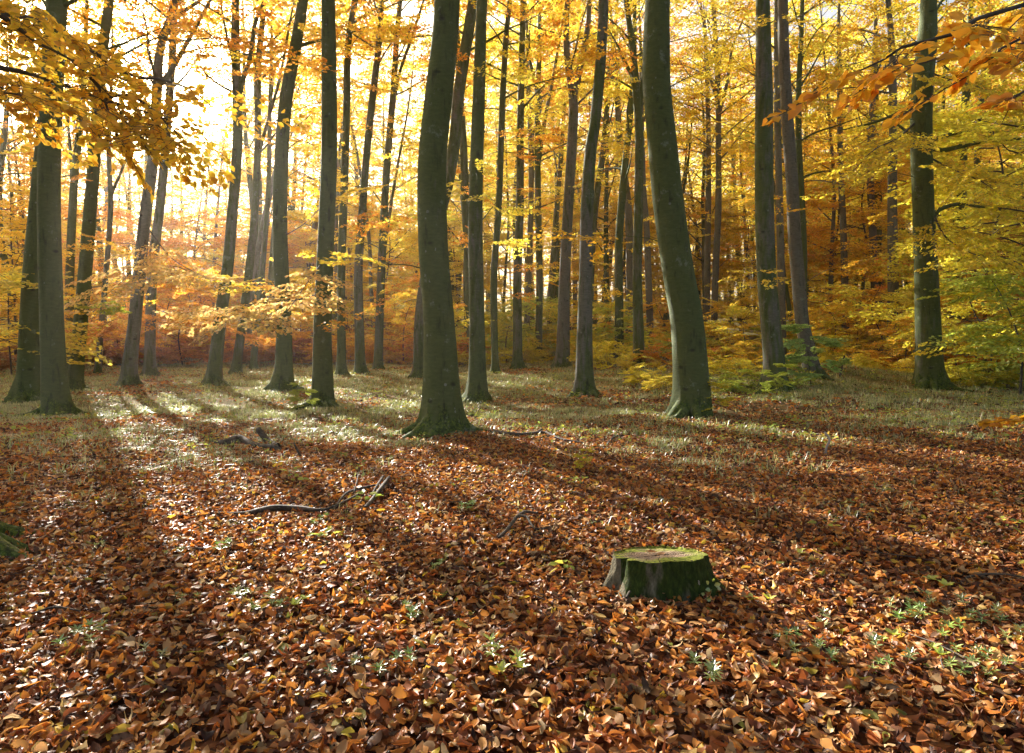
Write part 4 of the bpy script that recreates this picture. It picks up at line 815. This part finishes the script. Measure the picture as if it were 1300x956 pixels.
def ivy():
    b = SB0 + np.array([.17, -.30, 0]); root = empty("stump_sprig", b); tag(root, "small lime-green leafy sprig growing up the stump's mossy front", "sprig")
    g = Geo(); tube(g, [(0, -.02, -.02), (.0, -.02, .04), (.04, -.02, .08), (.05, -.02, .11)], [.002, .0018, .0014, .001], 5, .02); col(obj("stem", g.mesh("stem", [M_GREEN]), root), (.3, .42, .05))
    p = np.array([(.0, -.02, .03), (.02, -.025, .055), (.01, -.02, .08), (.04, -.03, .11), (.06, -.03, .135), (.03, -.03, .14), (.075, -.03, .12), (.05, -.03, .155)]); a = np.array([3.4, .2, 2.6, 3.0, .3, 2.2, -.3, 1.2])
    d = np.stack([np.cos(a), -.2 + 0 * a, np.sin(a)], 1); v, q = leaves_fine(p, d, np.tile([0., -1, .25], (8, 1)) + rng.normal(0, .2, (8, 3)), np.array([.022, .026, .022, .030, .034, .026, .024, .022]), width=.85)
    for k in range(8):
        o = obj("leaf", mesh_from("leaf", v[k * 6:k * 6 + 6], quads=[[0, 3, 2, 1], [0, 5, 4, 3]], mats=[M_GREEN], smooth=False), root); col(o, (.42, .55, .06) if k % 2 else (.56, .66, .20))
ivy()

# ------------------------------------------------------------------ dead wood on the ground
def stick(name, label, lines, mat=M_STICK, cat="fallen branch", seed=0, group="dead wood on the leaf litter"):
    """lines: list of [(px, py, width px, lift m)]; py is read on the ground (lift raises the point above it)"""
    g = None; b = at_ground(lines[0][0][0], lines[0][0][1]); root = empty(name, b); tag(root, label, cat, group)
    for li, ln in enumerate(lines):
        P = []; W = []
        for (px, py, w, lift) in ln:
            if lift < 0: q = at_depth(px, py, b[1])          # standing up at the first point's distance
            else: q = at_ground(px, py); q[2] += lift + .02
            P.append(q); W.append(w * q[1] / F / 2)
        g = Geo(); tube(g, P, W, 9, .05, lumps=.10, seed=seed + li)
        obj("limb" if li == 0 else "side_twig", g.mesh("limb", [mat], origin=b), root)
stick("fallen_branch", "broken rotten branch with a snapped stub jutting up beside the sunlit patch", [[(268, 563, 4, .02), (285, 567, 9, .03), (303, 564, 10, .06), (322, 569, 6, .03), (345, 573, 7, .03), (358, 573, 4, 0)], [(352, 572, 9, .03), (340, 560, 8, -1), (327, 545, 7, -1)]], seed=1)
stick("fallen_branch", "thin bent twig sticking up beside the snapped stub", [[(382, 584, 2.5, .02), (378, 573, 2.5, -1), (373, 562, 2, -1)]], seed=2)
stick("fallen_branch", "long thin dark stick lying across the litter below the sunlit patch", [[(276, 658, 3, .02), (310, 658, 4, .02), (345, 653, 8, .03), (380, 653, 7, .03), (412, 655, 4, .03), (445, 640, 2.5, .03), (468, 627, 2, .03)]], seed=3)
stick("fallen_branch", "forked crooked stick with raised prongs in the orange litter", [[(464, 652, 5, .03), (474, 643, 5, .05), (486, 627, 5, .05), (494, 615, 4, .05)], [(474, 636, 3, .05), (480, 626, 3, .06), (487, 613, 3, .05)], [(424, 652, 2.5, .02), (440, 637, 3, .05), (462, 628, 3, .04), (476, 626, 2.5, .05)], [(450, 634, 2.5, .04), (453, 626, 2, .08), (455, 619, 2, .1)]], seed=4)
stick("fallen_branch", "curved grey twig arched over the litter up from the stump", [[(633, 690, 3, .02), (645, 680, 4, .03), (657, 668, 4.5, .05), (668, 660, 4, .04), (682, 658, 3, .02)], [(656, 668, 3, .05), (668, 668, 3, .05), (680, 679, 2.5, .02), (700, 676, 2, .02)]], seed=5)
stick("fallen_branch", "long low root-like branch in shade past the thickest trunk", [[(622, 549, 3, .02), (640, 554, 4, .03), (665, 556, 4, .03), (690, 553, 3, .03), (712, 561, 3, .02), (740, 566, 2, .02)], [(676, 555, 2.5, .03), (688, 549, 2, .03)]], seed=6)
stick("fallen_branch", "short twig slanting in pale grass below the scarred beech", [[(770, 568, 2.5, .02), (780, 560, 2.5, .04), (790, 556, 2, .02)]], seed=7)
stick("fallen_branch", "bleached whitish twig standing bent in the shaded grass", [[(1048, 578, 3, 0), (1049, 568, 3, -1), (1053, 558, 3, -1), (1047, 549, 3, -1)]], mat=M_STICKPALE, seed=8)
stick("fallen_branch", "slim dark stick lying near the woodruff at the frame edge", [[(1225, 743, 3, .02), (1250, 740, 3, .03), (1280, 741, 2.5, .03), (1310, 745, 2, .02)]], seed=9)
stick("fallen_branch", "dark upright dead shoot beside the leafy mound", [[(1066, 479, 2.5, 0), (1069, 465, 2.5, -1), (1072, 452, 2, -1)]], seed=10)
stick("fallen_branch", "short grey broken stick in the litter right before the stump", [[(795, 772, 3, .03), (803, 762, 3, .05), (806, 755, 2, .05)]], seed=11)
stick("fallen_branch", "thin brown stick lying in leaves by the frame's lower corner", [[(40, 790, 2, .02), (70, 784, 3, .03), (102, 787, 2, .02)]], seed=12)

# ------------------------------------------------------------------ small green plants in the litter
def proto_woodruff(seed, tiers, nleaf, L, w, spread=.5):
    r = np.random.default_rng(seed); root = empty("woodruff_plant", (0, 0, 0)); g = Geo(); p = []; d = []; s = []; nn = []
    for st in range(int(r.integers(2, 4))):
        ox, oy = r.normal(0, .035, 2); h = r.uniform(.028, .05); lx, ly = r.normal(0, .02, 2)
        tube(g, [(ox, oy, -.02), (ox + lx * .5, oy + ly * .5, h * .5), (ox + lx, oy + ly, h)], [.0016, .0013, .001], 4, .05)
        for t in range(tiers):
            u = 1 - t * .33; c = np.array([ox + lx * u, oy + ly * u, h * u])
            for k in range(nleaf):
                a = (k + r.uniform(-.15, .15)) / nleaf * 6.283 + t * .4; p.append(c); e = r.uniform(.05, .55) + (.25 if t == 0 else -.1); d.append((math.cos(a) * math.cos(e), math.sin(a) * math.cos(e), math.sin(e))); nn.append((-math.cos(a) * math.sin(e), -math.sin(a) * math.sin(e), math.cos(e))); s.append(L * r.uniform(.8, 1.1) * (1 - .1 * t))
    v, q = leaves_fine(np.array(p), np.array(d), np.array(nn), np.array(s), width=w, fold=.3)
    col(obj("stem", g.mesh("stem", [M_GREEN]), root), (.16, .25, .06)); obj("foliage", mesh_from("foliage", v, quads=q, mats=[M_GREEN], smooth=False), root)
    return root
WP = [proto_woodruff(301, 2, 8, .040, .27), proto_woodruff(302, 2, 7, .034, .28), proto_woodruff(303, 1, 5, .045, .5)]
PL = [(1180, 770, 0, "near the frame's lower corner, biggest pale cluster"), (1203, 778, 0, "touching the biggest pale cluster"), (1166, 752, 1, "behind the biggest pale cluster"), (1258, 778, 0, "shaded, closest to the frame edge"), (1266, 790, 1, "just below the shaded edge one"), (1158, 768, 1, "between two pale clusters"),
      (1132, 780, 0, "in sunlit litter before the pale clusters"), (1143, 785, 1, "low companion of the sunlit one"), (1052, 796, 0, "alone among glossy leaves right of the stump"), (1128, 822, 2, "broad-leaved, under the pale clusters"), (1022, 838, 0, "near the bottom beside a bright yellow leaf"), (1048, 826, 1, "small, above the bottom cluster"), (990, 810, 1, "spiky and pale, past the stump"),
      (1150, 838, 0, "wide, in the bottom band of litter"), (1176, 832, 2, "lime, in the bottom band of litter"), (1222, 828, 1, "dark green, towards the lower corner"), (1262, 842, 0, "bright, in the lower corner"), (1248, 860, 1, "lowest in the lower corner"), (1108, 850, 1, "bottom litter, beside a tan leaf"), (1196, 804, 1, "tiny, mid of the green patch"),
      (245, 760, 1, "alone in shaded litter"), (340, 758, 0, "dark, centre of the shaded litter"), (330, 772, 1, "beside the dark central one"), (300, 752, 1, "small, between two shaded ones"), (378, 764, 2, "on brown leaves below the long stick"), (445, 712, 2, "lime, under the forked stick"), (400, 662, 1, "near the long stick's thick end"), (128, 818, 0, "in dark litter near the bottom"),
      (80, 818, 1, "next to the dark-litter one"), (440, 848, 0, "bright, bottom centre"), (486, 850, 1, "beside the bright bottom one"), (655, 856, 2, "lime-leaved, bottom middle"), (648, 846, 1, "thin, behind the lime-leaved bottom one"), (215, 700, 1, "in litter past the mossy root"), (130, 690, 1, "close to the mossy root"), (290, 690, 1, "below the long stick's thin end"),
      (958, 770, 2, "pale, just past the stump"), (1176, 740, 2, "small lime, in dark litter"), (700, 590, 2, "lime, in litter under the thickest trunk's shadow"), (600, 640, 1, "tiny, in orange litter mid-ground"), (1090, 640, 1, "tiny, in the dark shade"), (560, 715, 1, "small, centre litter"), (1010, 700, 2, "yellowish, in shade past the stump"), (180, 835, 0, "dull green, near the bottom"), (520, 775, 1, "small, before the centre"), (890, 850, 1, "small, below the stump"), (1290, 815, 0, "grassy, cut by the frame edge")]
for i, (px, py, k, where) in enumerate(PL):
    o = WP[k]; 
    if i and any(p[2] == k for p in PL[:i]): o = copy_tree(WP[k])
    b = at_ground(px, py + 8); s = rs.uniform(1.0, 1.45); o.location = tuple(b + [0, 0, .012]); s *= rs.uniform(.75, 1.1); o.scale = (s, s, s * rs.uniform(.7, 1.2)); o.rotation_euler = (0, 0, rs.uniform(0, 6))
    c = [(.32, .44, .18), (.26, .42, .10), (.48, .60, .06)][k]
    for ch in o.children: ch.color = (*(np.array(c) * rs.uniform(.65, 1.1) * np.array([rs.uniform(.9, 1.4), 1, rs.uniform(.6, 1)])), 1)
    tag(o, f"{('whorled grey-green woodruff', 'thin green woodruff', 'young lime leafy herb')[k]} {where}".replace(" right of", " past"), "woodruff", "small green plants in the litter")
BL = [(1105, 820, .095, (.62, .45, .28), "large tan pink-veined leaf lying flat near the bottom"), (1035, 842, .08, (.66, .38, .03), "bright yellow leaf beside the bottom woodruff"), (620, 690, .075, (.62, .30, .04), "amber leaf lying in the centre of the litter"), (160, 675, .075, (.64, .35, .03), "yellow leaf near the mossy root"),
      (78, 717, .07, (.66, .34, .02), "golden leaf under the mossy root"), (585, 807, .08, (.60, .48, .06), "pale yellow-green leaf in bottom centre litter"), (250, 842, .075, (.50, .50, .05), "lime-yellow leaf near the lower corner"), (775, 680, .11, (.66, .34, .03), "big golden leaf just behind the stump"), (990, 725, .07, (.34, .42, .08), "green leaf in shade past the stump"), (360, 838, .075, (.36, .42, .06), "fresh green leaf, bottom, beside brown ones")]
for px, py, L, c, lab in BL:
    b = at_ground(px, py); one_leaf("fallen_leaf", tuple(b + [0, 0, .05]), rs.uniform(0, 6), L, c, lab, tilt=(rs.normal(0, .2) - .15, rs.normal(0, .2)), curl=rs.uniform(.2, .8), group="bright leaves on the litter")

# ------------------------------------------------------------------ air
if HAZE > 0:
    m = bpy.data.materials.new("morning_haze"); m.use_nodes = True; nt = m.node_tree; nt.nodes.clear(); out = nt.nodes.new("ShaderNodeOutputMaterial")
    v = nt.nodes.new("ShaderNodeVolumePrincipled"); v.inputs["Density"].default_value = HAZE; v.inputs["Color"].default_value = (.97, .93, .86, 1); v.inputs["Anisotropy"].default_value = .6
    nt.links.new(v.outputs[0], out.inputs[1])
    X, Z0, Z1 = 320, -4, 36
    vs = [(sx * X, sy * X + 20, z) for z in (Z0, Z1) for sy in (-1, 1) for sx in (-1, 1)]
    g = Geo(); g.add(vs, [(0, 2, 3, 1), (4, 5, 7, 6), (0, 1, 5, 4), (1, 3, 7, 5), (3, 2, 6, 7), (2, 0, 4, 6)])
    o = obj("haze", g.mesh("haze", [m], smooth=False)); tag(o, "thin warm haze filling the wood and glowing towards the low sun", "haze", kind="stuff")
